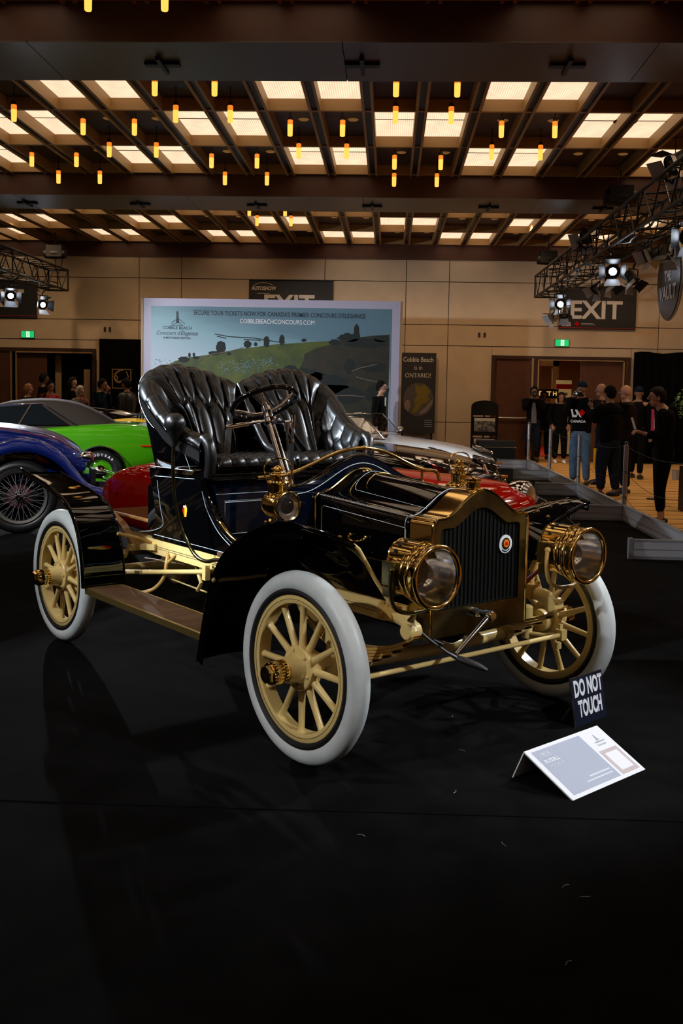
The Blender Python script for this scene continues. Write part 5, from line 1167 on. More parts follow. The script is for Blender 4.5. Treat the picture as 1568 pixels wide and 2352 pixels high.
def bz(px, py):    # image pixel coordinates, mapped linearly -> metres on the board
    return ((px - 327) * 0.00866, 3.355 - (py - 686 - (px - 327) * 0.0085) * 0.00866)
def flat(name, pts, m, d, par=bb):
    return MB().prism([bz(*p) for p in pts], lambda x, z: (x, -0.006 - d, z), lambda x, z: (x, -0.006, z)).build(name, m, par, smooth=0)
flat('printed_meadow', [(346, 1020), (346, 862), (372, 846), (400, 830), (440, 820), (500, 812), (560, 800), (630, 790), (700, 785), (760, 781), (800, 776), (860, 770), (895, 767), (895, 1020)], m_grass, 0.002)
flat('printed_headland', [(895, 766), (860, 768), (800, 776), (775, 786), (730, 797), (700, 812), (700, 824), (690, 845), (660, 862), (640, 880), (600, 905), (560, 930), (540, 1020), (895, 1020)], m_scrub, 0.003)
s = MB(); rnd = random.Random(3)
def blob(cx, cy_, rx, ry, n=26, d=0.005):
    P = []
    for i in range(n):
        a = 2 * pi * i / n; q = rnd.uniform(0.86, 1.08); P.append(bz(cx + rx * q * cos(a), cy_ + ry * q * sin(a)))
    s.prism(P, lambda x, z: (x, -0.006 - d, z), lambda x, z: (x, -0.007, z))
for a in ((508, 797, 12, 14), (492, 811, 14, 5), (422, 826, 14, 7), (450, 822, 8, 4), (569, 790, 9, 9), (588, 790, 4, 5), (613, 784, 7, 14), (648, 779, 6, 12), (699, 780, 6, 4), (445, 815, 3, 5), (435, 816, 3, 6), (527, 812, 5, 4), (800, 774, 25, 9), (770, 784, 14, 7), (805, 838, 14, 18), (840, 786, 50, 11), (735, 880, 70, 26), (700, 862, 45, 18), (780, 905, 60, 25), (870, 900, 28, 22), (860, 840, 30, 12), (670, 845, 16, 8), (876, 775, 18, 8)): blob(*a)
s.build('printed_trees', m_trees, bb, smooth=0)
s = MB()
P = [(790, 775), (790, 766), (793, 763), (800, 762), (807, 765), (812, 765), (814, 757), (813, 752), (816, 745), (819, 742), (822, 745), (825, 752), (824, 757), (827, 770), (827, 776)]
s.prism([bz(*p) for p in P], lambda x, z: (x, -0.013, z), lambda x, z: (x, -0.007, z))
for a, c_ in (((493, 767), (527, 773)), ((527, 773), (585, 776)), ((585, 776), (645, 785)), ((498, 772), (520, 777)), ((560, 779), (600, 781)), ((646, 770), (655, 786))):
    xa, za = bz(*a); xc, zc_ = bz(*c_); s.bar((xa, -0.009, za), (xc, -0.009, zc_), 0.006, 0.018)
s.build('printed_pier_and_lighthouse', m_trees, bb, smooth=0)
s = MB()
for q in ([(810, 850), (830, 842), (868, 833)], [(820, 862), (840, 868), (870, 874), (892, 882)], [(770, 906), (810, 905), (840, 908)], [(452, 838), (462, 824), (480, 815), (530, 806), (560, 798)]):
    s.tube([(bz(*p)[0], -0.010, bz(*p)[1]) for p in q], 0.010, n=5, flat=1)
s.build('printed_paths', m_paths, bb)
s = MB()
for i in range(170):
    t = rnd.random(); cx = lerp(505, 630, t) + rnd.uniform(-8, 8); cy_ = 828 + 14 * (1 - t) + rnd.uniform(-9, 9) + (14 if rnd.random() < .4 else 0)
    x, z = bz(cx, cy_); w = rnd.uniform(.012, .03); s.box(x, x + w, -0.012, -0.007, z, z + w * .6)
for i in range(16): x, z = bz(rnd.uniform(352, 400), rnd.uniform(824, 842)); s.box(x, x + .03, -0.010, -0.007, z, z + .012)
s.build('printed_crowd_and_cars', m_cars, bb, smooth=0)
tf = lambda px, py: frame((bz(px, py)[0], -0.009, bz(px, py)[1]), (1, 0, -0.0085), (0, 0, 1))
text('headline', "SECURE YOUR TICKETS NOW FOR CANADA'S PREMIER CONCOURS D'ELEGANCE", 0.125, m_ink, bb, tf(641, 722), bold=0.0015, sx=0.745)
text('web_address', 'COBBLEBEACHCONCOURS.COM', 0.125, m_paper, bb, tf(637, 739), sx=0.80)
text('club_name', 'COBBLE BEACH', 0.085, m_ink, bb, tf(406, 754), bold=0.001, sx=0.98)
mm = tf(406, 766) @ Matrix(((1, 0.35, 0, 0), (0, 1, 0, 0), (0, 0, 1, 0), (0, 0, 0, 1)))
text('club_script', "Concours d'Elegance", 0.115, m_ink, bb, mm, sx=0.86)
text('club_line', '& MOTORING FESTIVAL', 0.055, m_ink, bb, tf(406, 777), bold=0.001, sx=0.95)
s = MB()
P = [(403, 743), (404, 722), (403, 720), (406, 714), (409, 720), (408, 722), (411, 743)]
s.prism([bz(*p) for p in P], lambda x, z: (x, -0.010, z), lambda x, z: (x, -0.007, z))
for q in ([(392, 744), (400, 736), (412, 735), (424, 745)], [(396, 746), (406, 741), (418, 746)], [(390, 748), (420, 748)]): s.tube([(bz(*p)[0], -0.009, bz(*p)[1]) for p in q], 0.005, n=5)
s.build('lighthouse_logo', m_ink, bb)
# banners on the back wall
m_bl = mat('black_banner', (0.008, 0.007, 0.007), 0.55); m_let = mat('cream_banner_letter', (0.62, 0.55, 0.46), 0.6); m_letw = mat('pale_banner_letter', (0.55, 0.52, 0.50), 0.6)
def wall_banner(label, x0, x1, z0, z1):
    t = thing('exit_banner', label, 'banner', (x0, YB - 0.06, z0), group='hanging exit banners')
    MB().box(0, x1 - x0, -0.015, 0.015, 0, z1 - z0).build('cloth', m_bl, t, smooth=0)
    MB().tube([(0, -0.01, z1 - z0), (x1 - x0, -0.01, z1 - z0)], 0.018).build('top_rail', m_tblk, t)
    text('exit_lettering', 'EXIT', 0.58, m_let, t, frame(((x1 - x0) * 0.475, -0.018, 0.44), (1, 0, 0), (0, 0, 1)), bold=0.015, sx=1.03)
    MB().tube([(0.02, -0.016, 0.04), (x1 - x0 - 0.02, -0.016, 0.04)], 0.004).build('red_line', m_red, t)
    return t
m_mid = wall_banner('black exit banner mostly hidden above the billboard, car show logo at its corner', -3.41, -1.40, 3.18, 4.20)
text('logo_lettering', 'AUTOSHOW', 0.125, m_let, m_mid, frame((0.355, -0.018, 0.82), (1, 0, 0), (0, 0, 1)), bold=0.004, sx=0.80)
MB().tube(spline([(0.10, -0.018, 0.885), (0.25, -0.018, 0.945), (0.42, -0.018, 0.95), (0.58, -0.018, 0.90)], 5), 0.006, n=6).tube([(0.2, -0.018, 0.70), (0.50, -0.018, 0.70)], 0.005).build('logo_arc', m_let, m_mid)
m_r = wall_banner('black exit banner over the open doors at right, red maple leaf beside its logo', 3.96, 5.75, 3.14, 4.13)
text('logo_lettering', 'cias', 0.19, m_letw, m_r, frame((0.17, -0.018, 0.135), (1, 0, 0), (0, 0, 1)), bold=0.004, sx=0.85)
leafp = [(0, .5), (.12, .28), (.25, .34), (.20, .05), (.36, .2), (.40, .1), (.5, .12), (.44, -.1), (.2, -.28), (.22, -.36), (.03, -.32), (.03, -.5), (-.03, -.5), (-.03, -.32), (-.22, -.36), (-.2, -.28), (-.44, -.1), (-.5, .12), (-.40, .1), (-.36, .2), (-.20, .05), (-.25, .34), (-.12, .28)]
MB().prism([(0.42 + a * 0.12, 0.135 + c_ * 0.12) for a, c_ in leafp], lambda x, z: (x, -0.020, z), lambda x, z: (x, -0.016, z)).build('maple_leaf', m_red, m_r, smooth=0)
MB().box(0.52, 0.80, -0.018, -0.015, 0.135, 0.145).box(0.52, 0.86, -0.018, -0.015, 0.105, 0.115).build('small_print', m_letw, m_r, smooth=0)
wall_banner('black exit banner at the left edge over the left doors', -10.35, -8.57, 3.22, 4.10)
# green exit signs
m_gr = mat('green_sign_glow', (0.0, 0.3, 0.1), 0.4, emit=(0.01, 0.42, 0.12), estr=0.9); m_wg = mat('white_sign_glow', (0.8, 0.9, 0.8), 0.4, emit=(0.75, 1.0, 0.8), estr=0.7)
for (x, w) in ((-8.80, 'left'), (4.05, 'right')):
    t = thing('running_man_sign', 'small lit green running-man exit sign on the wall above the %s doors' % w, 'exit sign', (x, YB - 0.05, 2.82))
    MB().box(-0.17, 0.17, -0.02, 0.02, -0.09, 0.09).build('housing', m_steel, t, smooth=0)
    MB().box(-0.155, 0.155, -0.028, -0.02, -0.078, 0.078).build('green_panel', m_gr, t, smooth=0)
    MB().box(-0.03, 0.05, -0.032, -0.028, -0.068, 0.068).build('door_symbol', m_wg, t, smooth=0)
    MB().sphere((0.02, -0.035, 0.045), 0.012, 8, 6).tube([(0.018, -0.035, 0.03), (0.005, -0.035, -0.01), (0.025, -0.035, -0.03), (0.01, -0.035, -0.06)], 0.006, n=5).tube([(0.005, -0.035, -0.01), (-0.02, -0.035, -0.04)], 0.006, n=5).tube([(-0.015, -0.035, 0.01), (0.015, -0.035, 0.02), (0.04, -0.035, 0.0)], 0.005, n=5).build('running_figure', m_gr, t)
# ontario poster
p = thing('map_poster', 'tall black poster with a map disc and lettering right of the billboard', 'poster', (0.25, YB - 0.16, 0.0))
MB().box(0, 0.84, -0.02, 0.02, 0.62, 2.525).build('panel', mat('poster_black', (0.018, 0.017, 0.020), 0.5), p, smooth=0)
MB().box(0.05, 0.09, 0.0, 0.10, 0, 0.62).box(0.75, 0.79, 0.0, 0.10, 0, 0.62).build('stand', m_tblk, p, smooth=0)
text('title', 'Cobble Beach', 0.155, m_let, p, frame((0.42, -0.024, 2.36), (1, 0, 0), (0, 0, 1)), bold=0.001, sx=0.83)
text('title', 'is in', 0.15, m_let, p, frame((0.42, -0.024, 2.17), (1, 0, 0), (0, 0, 1)), sx=0.85)
text('title', 'ONTARIO!', 0.155, m_let, p, frame((0.42, -0.024, 1.985), (1, 0, 0), (0, 0, 1)), sx=0.83)
s = MB(); s.prism([(0.44 + 0.36 * cos(2 * pi * i / 40), 1.42 + 0.40 * sin(2 * pi * i / 40)) for i in range(40)], lambda x, z: (x, -0.024, z), lambda x, z: (x, -0.02, z)); dsc = s.build('globe_disc', mat('grey_brown_print', (0.075, 0.060, 0.055), 0.5), p, smooth=0)
MB().prism([(0.36, 1.80), (0.46, 1.72), (0.58, 1.78), (0.72, 1.62), (0.66, 1.50), (0.72, 1.42), (0.62, 1.34), (0.52, 1.30), (0.44, 1.16), (0.34, 1.08), (0.28, 1.12), (0.36, 1.26), (0.34, 1.42), (0.42, 1.52), (0.36, 1.64)], lambda x, z: (x, -0.028, z), lambda x, z: (x, -0.024, z)).build('province_map', mat('olive_print', (0.16, 0.12, 0.01), 0.5), dsc, smooth=0)
MB().prism([(0.46, 1.06), (0.62, 1.12), (0.76, 1.30), (0.79, 1.44), (0.74, 1.40), (0.62, 1.24), (0.48, 1.12)], lambda x, z: (x, -0.028, z), lambda x, z: (x, -0.024, z)).prism([(0.10, 1.30), (0.16, 1.42), (0.24, 1.38), (0.26, 1.24), (0.20, 1.12), (0.12, 1.20)], lambda x, z: (x, -0.028, z), lambda x, z: (x, -0.024, z)).build('lake_map', mat('brown_pink_print', (0.20, 0.14, 0.12), 0.5), dsc, smooth=0)
s = MB()
for k in range(4): s.box(0.60, 0.78, -0.023, -0.02, 0.92 - k * 0.05, 0.935 - k * 0.05)
s.build('small_print', m_inkgrey, p, smooth=0)
# oval hanging sign
t = thing('oval_hanging_sign', 'glossy black oval sign with THE VAULT lettering hanging at the right edge', 'sign', (3.90, 14.1, 3.22), radians(-90))
m_ov = mat('glossy_charcoal', (0.012, 0.012, 0.015), 0.35, spec=0.25)
s = MB().lathe([(0.565, -0.025), (0.575, 0.0), (0.565, 0.025)], (0, 0, 0), (0, 1, 0), n=64); s.build('disc', m_ov, t, smooth=30)
MB().torus(0.572, 0.014, (0, 0, 0), (0, 1, 0), n=64, m=8).build('rim', m_alu, t)
m_vl = mat('silver_letter', (0.80, 0.82, 0.88), 0.4)
text('lettering', 'THE', 0.21, m_vl, t, frame((-0.02, -0.030, 0.04), (1, 0, 0), (0, 0, 1)), bold=0.008, sx=0.85)
text('lettering', 'VAULT', 0.27, m_vl, t, frame((0.0, -0.030, -0.20), (1, 0, 0), (0, 0, 1)), bold=0.009, sx=0.98)
MB().prism([(-0.36, 0.26), (0.36, 0.26), (0.30, 0.40), (0.18, 0.50), (-0.18, 0.50), (-0.30, 0.40)], lambda x, z: (x, -0.030, z), lambda x, z: (x, -0.024, z)).build('upper_band', m_inkgrey, t, smooth=0)
MB().tube([(0, 0, 0.57), (0, 0, 1.95)], 0.006).build('hanging_wire', m_tblk, t)

# ---------------------------------------------------------------- trusses
def truss(label, x0, x1, z0, z1, ya, yb):
    t = thing('lighting_truss', label, 'truss', (0, 0, 0))
    for x in (x0, x1):
        for z in (z0, z1): MB().tube([(x, ya, z), (x, yb, z)], 0.024, n=8).build('chord', m_tblk, t)
    s = MB(); n = int((yb - ya) / 0.42)
    for i in range(n):
        a, b_ = ya + (yb - ya) * i / n, ya + (yb - ya) * (i + 1) / n; u, v = (a, b_) if i % 2 else (b_, a)
        for x in (x0, x1): s.tube([(x, u, z0), (x, v, z1)], 0.011, n=5)
        for z in (z0, z1): s.tube([(x0, u, z), (x1, v, z)], 0.011, n=5)
    for i in range(int((yb - ya) / 2.6) + 1):
        y = ya + 2.6 * i; 
        for x in (x0, x1): s.tube([(x, y, z0), (x, y, z1)], 0.014, n=5)
        for z in (z0, z1): s.tube([(x0, y, z), (x1, y, z)], 0.014, n=5)
    s.tube([(x0, yb, z0), (x0, yb, z1)], .02).tube([(x1, yb, z0), (x1, yb, z1)], .02).tube([(x0, yb, z0), (x1, yb, z0)], .02).tube([(x0, yb, z1), (x1, yb, z1)], .02)
    s.build('lattice', m_tblk, t)
    s = MB(); P = []
    for i in range(int((yb - ya) * 3)): P.append((x0 + 0.05 + 0.04 * sin(i * 1.7), ya + i / 3, z0 - 0.03 + 0.05 * sin(i * 0.9)))
    s.tube(P, 0.016, n=6); P = [(x1 - 0.05 + 0.04 * sin(p[1] * 2.1), p[1], z0 + 0.06 + 0.04 * sin(p[1] * 3)) for p in P]; s.tube(P, 0.014, n=6)
    s.build('cable_loom', m_rubber, t)
    return t
truss('long black lighting truss running to the back wall over the right walkway', 3.20, 3.68, 3.76, 4.22, 0.2, 22.3)
truss('black lighting truss at the left edge of the hall', -7.85, -7.40, 3.76, 4.22, 6.0, 22.3)
def hoist(x, y, z, label):
    t = thing('chain_hoist', label, 'hoist', (x, y, z))
    MB().obox((0, 0, 0), 0.36, 0.24, 0.26).lathe([(0.11, -0.24), (0.13, 0), (0.11, 0.24)], (0, 0, -0.05), (1, 0, 0), n=18).build('motor', m_tblk, t)
    MB().tube([(0, 0, 0.1), (0, 0, 5.05 - z)], 0.010).tube([(0, 0, -.1), (0, 0, -.36)], .012).build('chain', m_tblk, t)
    s = MB(); s.tube(spline([(0.06, .05, 0.1), (0.16, .05, 0.0), (0.12, .05, -0.3), (0.05, 0.05, -0.5)], 4), .012); s.build('chain_bag', m_rubber, t)
hoist(3.44, 22.1, 4.62, 'black chain hoist at the far end of the right truss')
hoist(3.50, 15.6, 4.68, 'black chain hoist over the middle of the right truss')
hoist(-7.62, 22.1, 4.62, 'black chain hoist at the far end of the left truss')
m_lens = mat('lit_lamp_lens', (1, 1, 1), 0.3, emit=(0.80, 0.88, 1.0), estr=26.0); m_lensoff = mat('dark_lamp_lens', (0.05, 0.055, 0.06), 0.1); m_barn = mat('barn_door_metal', (0.012, 0.013, 0.015), 0.4)
m_barnin = mat('pale_barn_door', (0.40, 0.44, 0.50), 0.4)
def fixture(x, y, z, aim, lit, label, grp, up=False, sc=1.0):
    xc = min((3.20, 3.68, -7.85, -7.40, -4.82, -4.36), key=lambda q: abs(q - x)); zc = (4.45 if xc in (-4.82, -4.36) else 4.22) if up else (4.05 if xc in (-4.82, -4.36) else 3.76)
    t = thing('stage_spotlight', label, 'spotlight', (x, y, z), group=grp)
    d = (V(aim) - V((x, y, z))).normalized(); e = d.orthogonal().normalized()
    e = d.cross(V((0, 0, 1))).normalized(); u = e.cross(d)
    k = sc
    MB().lathe([(0.05 * k, -0.22 * k), (0.085 * k, -0.18 * k), (0.10 * k, -0.02 * k), (0.115 * k, 0.0), (0.115 * k, 0.03 * k)], (0, 0, 0), d, n=20).build('lamp_can', m_tblk, t)
    MB().lathe([(0.105 * k, 0.022 * k), (0.06 * k, 0.030 * k), (0.001, 0.034 * k)], (0, 0, 0), d, n=20).build('lens', m_lens if lit else m_lensoff, t)
    for (ax, o_) in ((e, 1), (e, -1), (u, 1), (u, -1)):
        sd = u if ax is e else e
        a = d * 0.03 * k + ax * o_ * 0.115 * k; b_ = a + (d * 0.8 + ax * o_ * 0.62).normalized() * 0.15 * k
        MB().add([a - sd * .09 * k, a + sd * .09 * k, b_ + sd * .13 * k, b_ - sd * .13 * k], [(0, 1, 2, 3)]).build('barn_door', m_barnin if (ax is u and o_ * u.z < 0) or (ax is e and o_ > 0 and not lit) else m_barn, t, smooth=0, solid=0.003)
    zz = -0.22 if up else 0.30
    MB().tube([e * 0.13 * k, e * 0.13 * k + V((0, 0, zz * 0.7 * k)), -e * 0.13 * k + V((0, 0, zz * 0.7 * k)), -e * 0.13 * k], 0.010, n=6).tube([(0, 0, zz * .7 * k), (0, 0, zz * 0.9 * k), (xc - x, 0, zc - z)], 0.014, n=8).build('yoke', m_tblk, t)
    return t
car_t = (0.3, 4.8, 0.6)
FX = [  # x, y, z, aim, lit, words, top
    (3.30, 15.0, 3.43, (0.8, 6.0, 1.2), 1, 'brightly lit stage spotlight under the middle of the right truss', 0),
    (3.30, 19.5, 3.35, (0.6, 7.0, 1.2), 1, 'brightly lit stage spotlight left of the right exit banner', 0),
    (3.32, 11.3, 3.36, (1.6, 5.0, 0.9), 1, 'brightly lit stage spotlight at the right edge above the oval sign', 0),
    (3.36, 12.2, 4.36, (0.2, 11.0, 2.2), 0, 'large unlit stage spotlight standing on top of the right truss', 1),
    (3.34, 17.3, 4.30, (0.6, 15.0, 2.2), 0, 'unlit stage spotlight on top of the right truss, farther one', 1),
    (3.45, 13.6, 3.48, (0.5, 13.0, 2.0), 0, 'unlit stage spotlight right of the brightest lamp, pointing left', 0),
    (3.50, 12.9, 3.36, (3.0, 12.4, 1.0), 0, 'unlit stage spotlight with open flaps left of the oval sign', 0),
    (3.46, 14.4, 3.22, (4.5, 13.2, 1.2), 0, 'unlit stage spotlight tucked just below the brightest lamp', 0),
    (3.46, 17.0, 3.38, (1.6, 16.0, 1.6), 0, 'unlit stage spotlight just over the E of the exit banner', 0),
    (3.56, 16.2, 3.36, (4.6, 15.2, 1.2), 0, 'unlit stage spotlight just over the X of the exit banner', 0),
    (3.27, 18.9, 3.10, (3.0, 17.9, 1.6), 0, 'unlit stage spotlight with white flaps against the exit banner letters', 0),
    (3.32, 20.6, 3.18, (1.0, 20.0, 1.6), 0, 'unlit farthest stage spotlight of the right truss', 0),
    (-7.60, 19.4, 3.36, (-5.0, 14.0, 0.8), 1, 'lit stage spotlight left of its neighbour on the left truss', 0),
    (-7.60, 21.2, 3.34, (-3.0, 17.0, 2.2), 1, 'lit farthest stage spotlight on the left truss near the exit banner', 0),
]
for (x, y, z, aim, lit, words, top_) in FX: fixture(x, y, z, aim, lit, words, 'stage spotlights on the trusses', up=bool(top_), sc=1.15 if top_ else (0.95 if lit else 0.8))
# second truss over the camera side
truss('black lighting truss over the left front of the hall, outside the picture', -4.82, -4.36, 4.05, 4.45, -4.0, 5.0)
for i, (x, y, z, ax, ay, az, w, cone, colr) in enumerate(SPOTS):
    l = bpy.data.lights.new('spot_light', 'SPOT'); l.energy = w; l.spot_size = radians(cone); l.color = colr; l.shadow_soft_size = 0.06; l.spot_blend = 0.6
    d = (V((ax, ay, az)) - V((x, y, z))).normalized()
    o = bpy.data.objects.new('spot_light', l); COL.objects.link(o); o.location = V((x, y, z)) + d * 0.20; o.rotation_euler = d.to_track_quat('-Z', 'Y').to_euler()
    if i in (0, 1, 2, 3, 4, 9, 10, 11, 12):  # fixtures for the lamps out of view, the added ones too
        fixture(x, y, z, (ax, ay, az), 1, 'lit stage spotlight outside the picture, number %s along its truss' % ordn[i], 'stage spotlights out of frame')

# ---------------------------------------------------------------- kerb partition along the walkway
KX = 2.98; PY = [9.45, 12.42, 15.45, 18.2, 21.0, 23.2]
kb = thing('kerb_panel', '', 'kerb', (0, 0, 0))
first = True; kp = None
names = ['nearest', 'second', 'third', 'fourth', 'farthest']
bounds = [6.4] + PY[:-1]
for i, (a, b_) in enumerate(zip(bounds, PY[:-1])):
    L = b_ - a
    t = kb if i == 0 else thing('kerb_panel', '', 'kerb', (0, 0, 0))
    t.location = (KX, a, 0); prop(t, 'low grey aluminium kerb panel along the walkway, %s to the camera' % names[i], 'kerb', 'low kerb panels of the walkway')
    s = MB().box(-0.018, 0.018, 0.03, L - 0.03, 0.03, 0.185); s.build('panel', m_alup, t, smooth=0)
    MB().box(-0.026, 0.026, 0.03, L - 0.03, 0.185, 0.205).box(-0.026, 0.026, 0.03, L - 0.03, 0.0, 0.03).box(-0.024, 0.02, 0.03, L - 0.03, 0.085, 0.092).build('rail', m_alu, t, smooth=0)
for i, y in enumerate(PY[:-1]):
    t = thing('kerb_spur', 'short grey kerb spur sticking out left of the %s barrier post' % names[i], 'kerb', (KX, y, 0), group='short kerb spurs')
    MB().box(-0.62, -0.03, -0.018, 0.018, 0.03, 0.17).build('panel', m_alup, t, smooth=0)
    MB().box(-0.62, -0.03, -0.024, 0.024, 0.17, 0.19).box(-0.62, -0.03, -0.024, 0.024, 0.0, 0.03).box(-0.62, -0.03, -0.022, 0.018, 0.09, 0.10).box(-0.66, -0.62, -0.028, 0.028, 0, 0.20).build('rail', m_alu, t, smooth=0)
    z1 = 0.21 if i == 0 else 0.96
    t = thing('barrier_post', 'round aluminium barrier post of the walkway, %s to the camera' % names[i], 'post', (KX, y, 0), group='aluminium posts of the walkway barrier')
    s = MB().tube([(0, 0, 0.0), (0, 0, 0.93)], 0.030, n=16); s.build('post', m_alu, t)
    MB().lathe([(0.032, 0.93), (0.032, 0.95), (0.01, 0.955)], (0, 0, 0), (0, 0, 1), n=16).torus(0.018, 0.005, (0, 0, 0.975), (0, 1, 0), n=14, m=6).build('cap', m_alu, t)
    MB().torus(0.032, 0.004, (0, 0, 0.30), (0, 0, 1), n=14, m=6).torus(0.032, 0.004, (0, 0, 0.62), (0, 0, 1), n=14, m=6).build('wire_clamp', m_tblk, t)
t = thing('barrier_wires', 'thin dark sagging wires strung between the barrier posts of the walkway', 'wire', (KX, 0, 0))
for z in (0.94, 0.62, 0.30):
    for a, b_ in zip(PY[:-2], PY[1:-1]):
        MB().tube([(0, lerp(a, b_, k / 8), z - 0.16 * (1 - (k / 4 - 1) ** 2) * (1 if z < .9 else .5)) for k in range(9)], 0.003, n=5).build('wire', m_tblk, t)

t = thing('barrier_post', 'aluminium barrier post with short kerb at the far right edge beside the potted bush', 'post', (5.72, 18.9, 0), group='aluminium posts of the walkway barrier')
MB().tube([(0, 0, 0.0), (0, 0, 0.93)], 0.030, n=16).build('post', m_alu, t); MB().box(-0.30, 0.9, -0.018, 0.018, 0.0, 0.20).build('kerb_piece', m_alup, t, smooth=0)
# storage chest, photo easel, plant
t = thing('storage_chest', 'low black padded chest with brass edging in front of the back wall', 'chest', (2.38, 21.9, 0), radians(-4))
MB().box(-0.42, 0.42, -0.35, 0.35, 0.0, 0.40).build('chest', m_tblk, t); MB().box(-0.43, 0.43, -0.36, 0.36, 0.42, 0.55).build('lid', m_rubber, t)
MB().tube([(-0.43, -0.365, 0.41), (0.43, -0.365, 0.41)], 0.008).tube([(-0.42, -0.36, 0.06), (0.42, -0.36, 0.06)], 0.006).build('edging', m_brassd, t)
t = thing('photo_easel', 'black arched display easel with two framed photographs by the left door leaf', 'easel', (2.22, YB - 0.7, 0))
MB().tube([(-0.29, 0, 0), (-0.29, 0, 1.30)], 0.025).tube([(0.29, 0.0, 0), (0.29, 0, 1.30)], 0.025).tube([(0, 0.45, 0), (0, 0.03, 1.3)], .02).prism([(-0.31, 1.08)] + [(0.31 * -cos(pi * i / 12), 1.30 + 0.13 * sin(pi * i / 12)) for i in range(13)] + [(0.31, 1.08)], lambda x, z: (x, -0.02, z), lambda x, z: (x, 0.02, z)).build('easel_frame', m_tblk, t, smooth=0)
m_ph = mat('grey_photo_print', (0.03, 0.032, 0.038), 0.35, noise=(14, (0.30, 0.29, 0.28)))
for z in (0.83, 0.35):
    f = MB().box(-0.27, 0.27, -0.04, -0.02, z - 0.22, z + 0.22).build('picture_frame', m_tblk, t, smooth=0)
    MB().box(-0.24, 0.24, -0.046, -0.04, z - 0.12, z + 0.12).build('photograph', m_ph, f, smooth=0)
    MB().box(-0.24, 0.24, -0.044, -0.04, z + 0.12, z + 0.19).build('photo_sky', m_letw, f, smooth=0)
t = thing('potted_tree', 'bright green potted bush at the right edge beyond the woman', 'plant', (4.20, 13.6, 0))
rnd = random.Random(11); m_leaf = mat('bright_green_leaf', (0.06, 0.22, 0.015), 0.4, noise=(20, (0.16, 0.36, 0.03)))
s = MB()
for i in range(900):
    a = rnd.uniform(0, 2 * pi); ph = math.acos(rnd.uniform(-1, 1)); r = 0.30 * rnd.uniform(0.35, 1.0)
    c_ = V((r * sin(ph) * cos(a), r * sin(ph) * sin(a), 1.50 + r * 0.95 * cos(ph))); d = V((rnd.uniform(-1, 1), rnd.uniform(-1, 1), rnd.uniform(-.6, .8))).normalized(); w = d.orthogonal().normalized() * 0.011; L = rnd.uniform(.035, .06)
    s.add([c_, c_ + d * L * .5 + w, c_ + d * L, c_ + d * L * .5 - w], [(0, 1, 2, 3)])
s.build('foliage', m_leaf, t, smooth=0)
s = MB()
for i in range(9): a = i * 0.7; s.tube([(0, 0, 0.9), (0.05 * cos(a), 0.05 * sin(a), 1.2), (0.2 * cos(a), 0.2 * sin(a), 1.55 + 0.03 * i)], 0.006, n=5)
s.build('stem', m_wood, t); MB().lathe([(0.10, 0.62), (0.15, 0.95), (0.13, 0.95)], n=20).build('pot', m_white, t); MB().box(-0.16, 0.16, -0.16, 0.16, 0, 0.62).build('pedestal', m_tblk, t, smooth=0)
t = thing('pink_sign', 'small pink and white leaflet sign behind the woman with the phone', 'sign', (4.1, 15.1, 0))
m_pink = mat('pink_print', (0.60, 0.06, 0.25), 0.5)
MB().box(-0.12, 0.12, -0.01, 0.01, 1.02, 1.38).build('board', m_pink, t, smooth=0); MB().box(-0.08, 0.09, -0.015, -0.01, 1.08, 1.24).build('white_print', m_paper, t, smooth=0); MB().tube([(0, 0, 0), (0, 0, 1.05)], 0.012).lathe([(0.14, 0), (0.14, 0.02)], n=20).build('stand', m_tblk, t)

# ================================================================ FOREGROUND SIGNS
t = thing('do_not_touch_sign', 'small navy sign reading DO NOT TOUCH standing behind the information card', 'sign', (0.9915, 4.604, 0.0), 0)
w = V((0.7013, 0.7128, 0)); n_ = V((0.7128, -0.7013, 0)); a = 0.18; up = (V((0, 0, 1)) * cos(a) - n_ * sin(a)); nn = w.cross(up)
m4 = frame((0, 0, 0), w, up)
MB().box(-0.130, 0.130, 0.0, 0.225, -0.006, 0.0).xf(m4).build('board', m_signblue, t, smooth=0)
MB().box(-0.1318, -0.130, 0.0, 0.2265, -0.006, 0.001).box(-0.130, 0.130, 0.225, 0.2265, -0.006, 0.001).xf(m4).build('board_edge', m_steel, t, smooth=0)
text('lettering', 'DO NOT', 0.080, m_paper, t, m4 @ Matrix.Translation((0.004, 0.168, 0.001)) @ Matrix.Diagonal((1, 1.30, 1, 1)), bold=0.003, sx=0.72)
text('lettering', 'TOUCH', 0.080, m_paper, t, m4 @ Matrix.Translation((0.006, 0.072, 0.001)) @ Matrix.Diagonal((1, 1.30, 1, 1)), bold=0.003, sx=0.68)
MB().tube([(-w * 0.10 - nn * 0.004 + up * 0.12), (-w * 0.10 - n_ * 0.10)], 0.004).tube([(w * 0.10 - nn * 0.004 + up * 0.12), (w * 0.10 - n_ * 0.10)], 0.004).build('rear_prop', m_steel, t)
t = thing('information_card', 'folded white information card with blue-grey panel lying on the black carpet', 'information card', (0.9135, 3.847, 0.0), 0)
w = (V((1.094, 4.021, 0)) - V((0.733, 3.673, 0))).normalized(); bk = V((-w.y, w.x, 0))
slope = (bk * 0.2405 + V((0, 0, 0.1195))); SL = slope.length; up = slope.normalized(); m4 = frame((0, 0, 0.002), w, up)
HWD = 0.2505
MB().box(-HWD, HWD, 0.0, SL, -0.006, 0.0).xf(m4).build('front_board', m_paper, t, smooth=0)
back = [bk * 0.2405 + V((0, 0, 0.1195)), bk * 0.2936]
MB().add([back[0] - w * HWD, back[0] + w * HWD, back[1] + w * HWD, back[1] - w * HWD], [(0, 1, 2, 3)]).build('back_board', m_paper, t, smooth=0, solid=0.005)
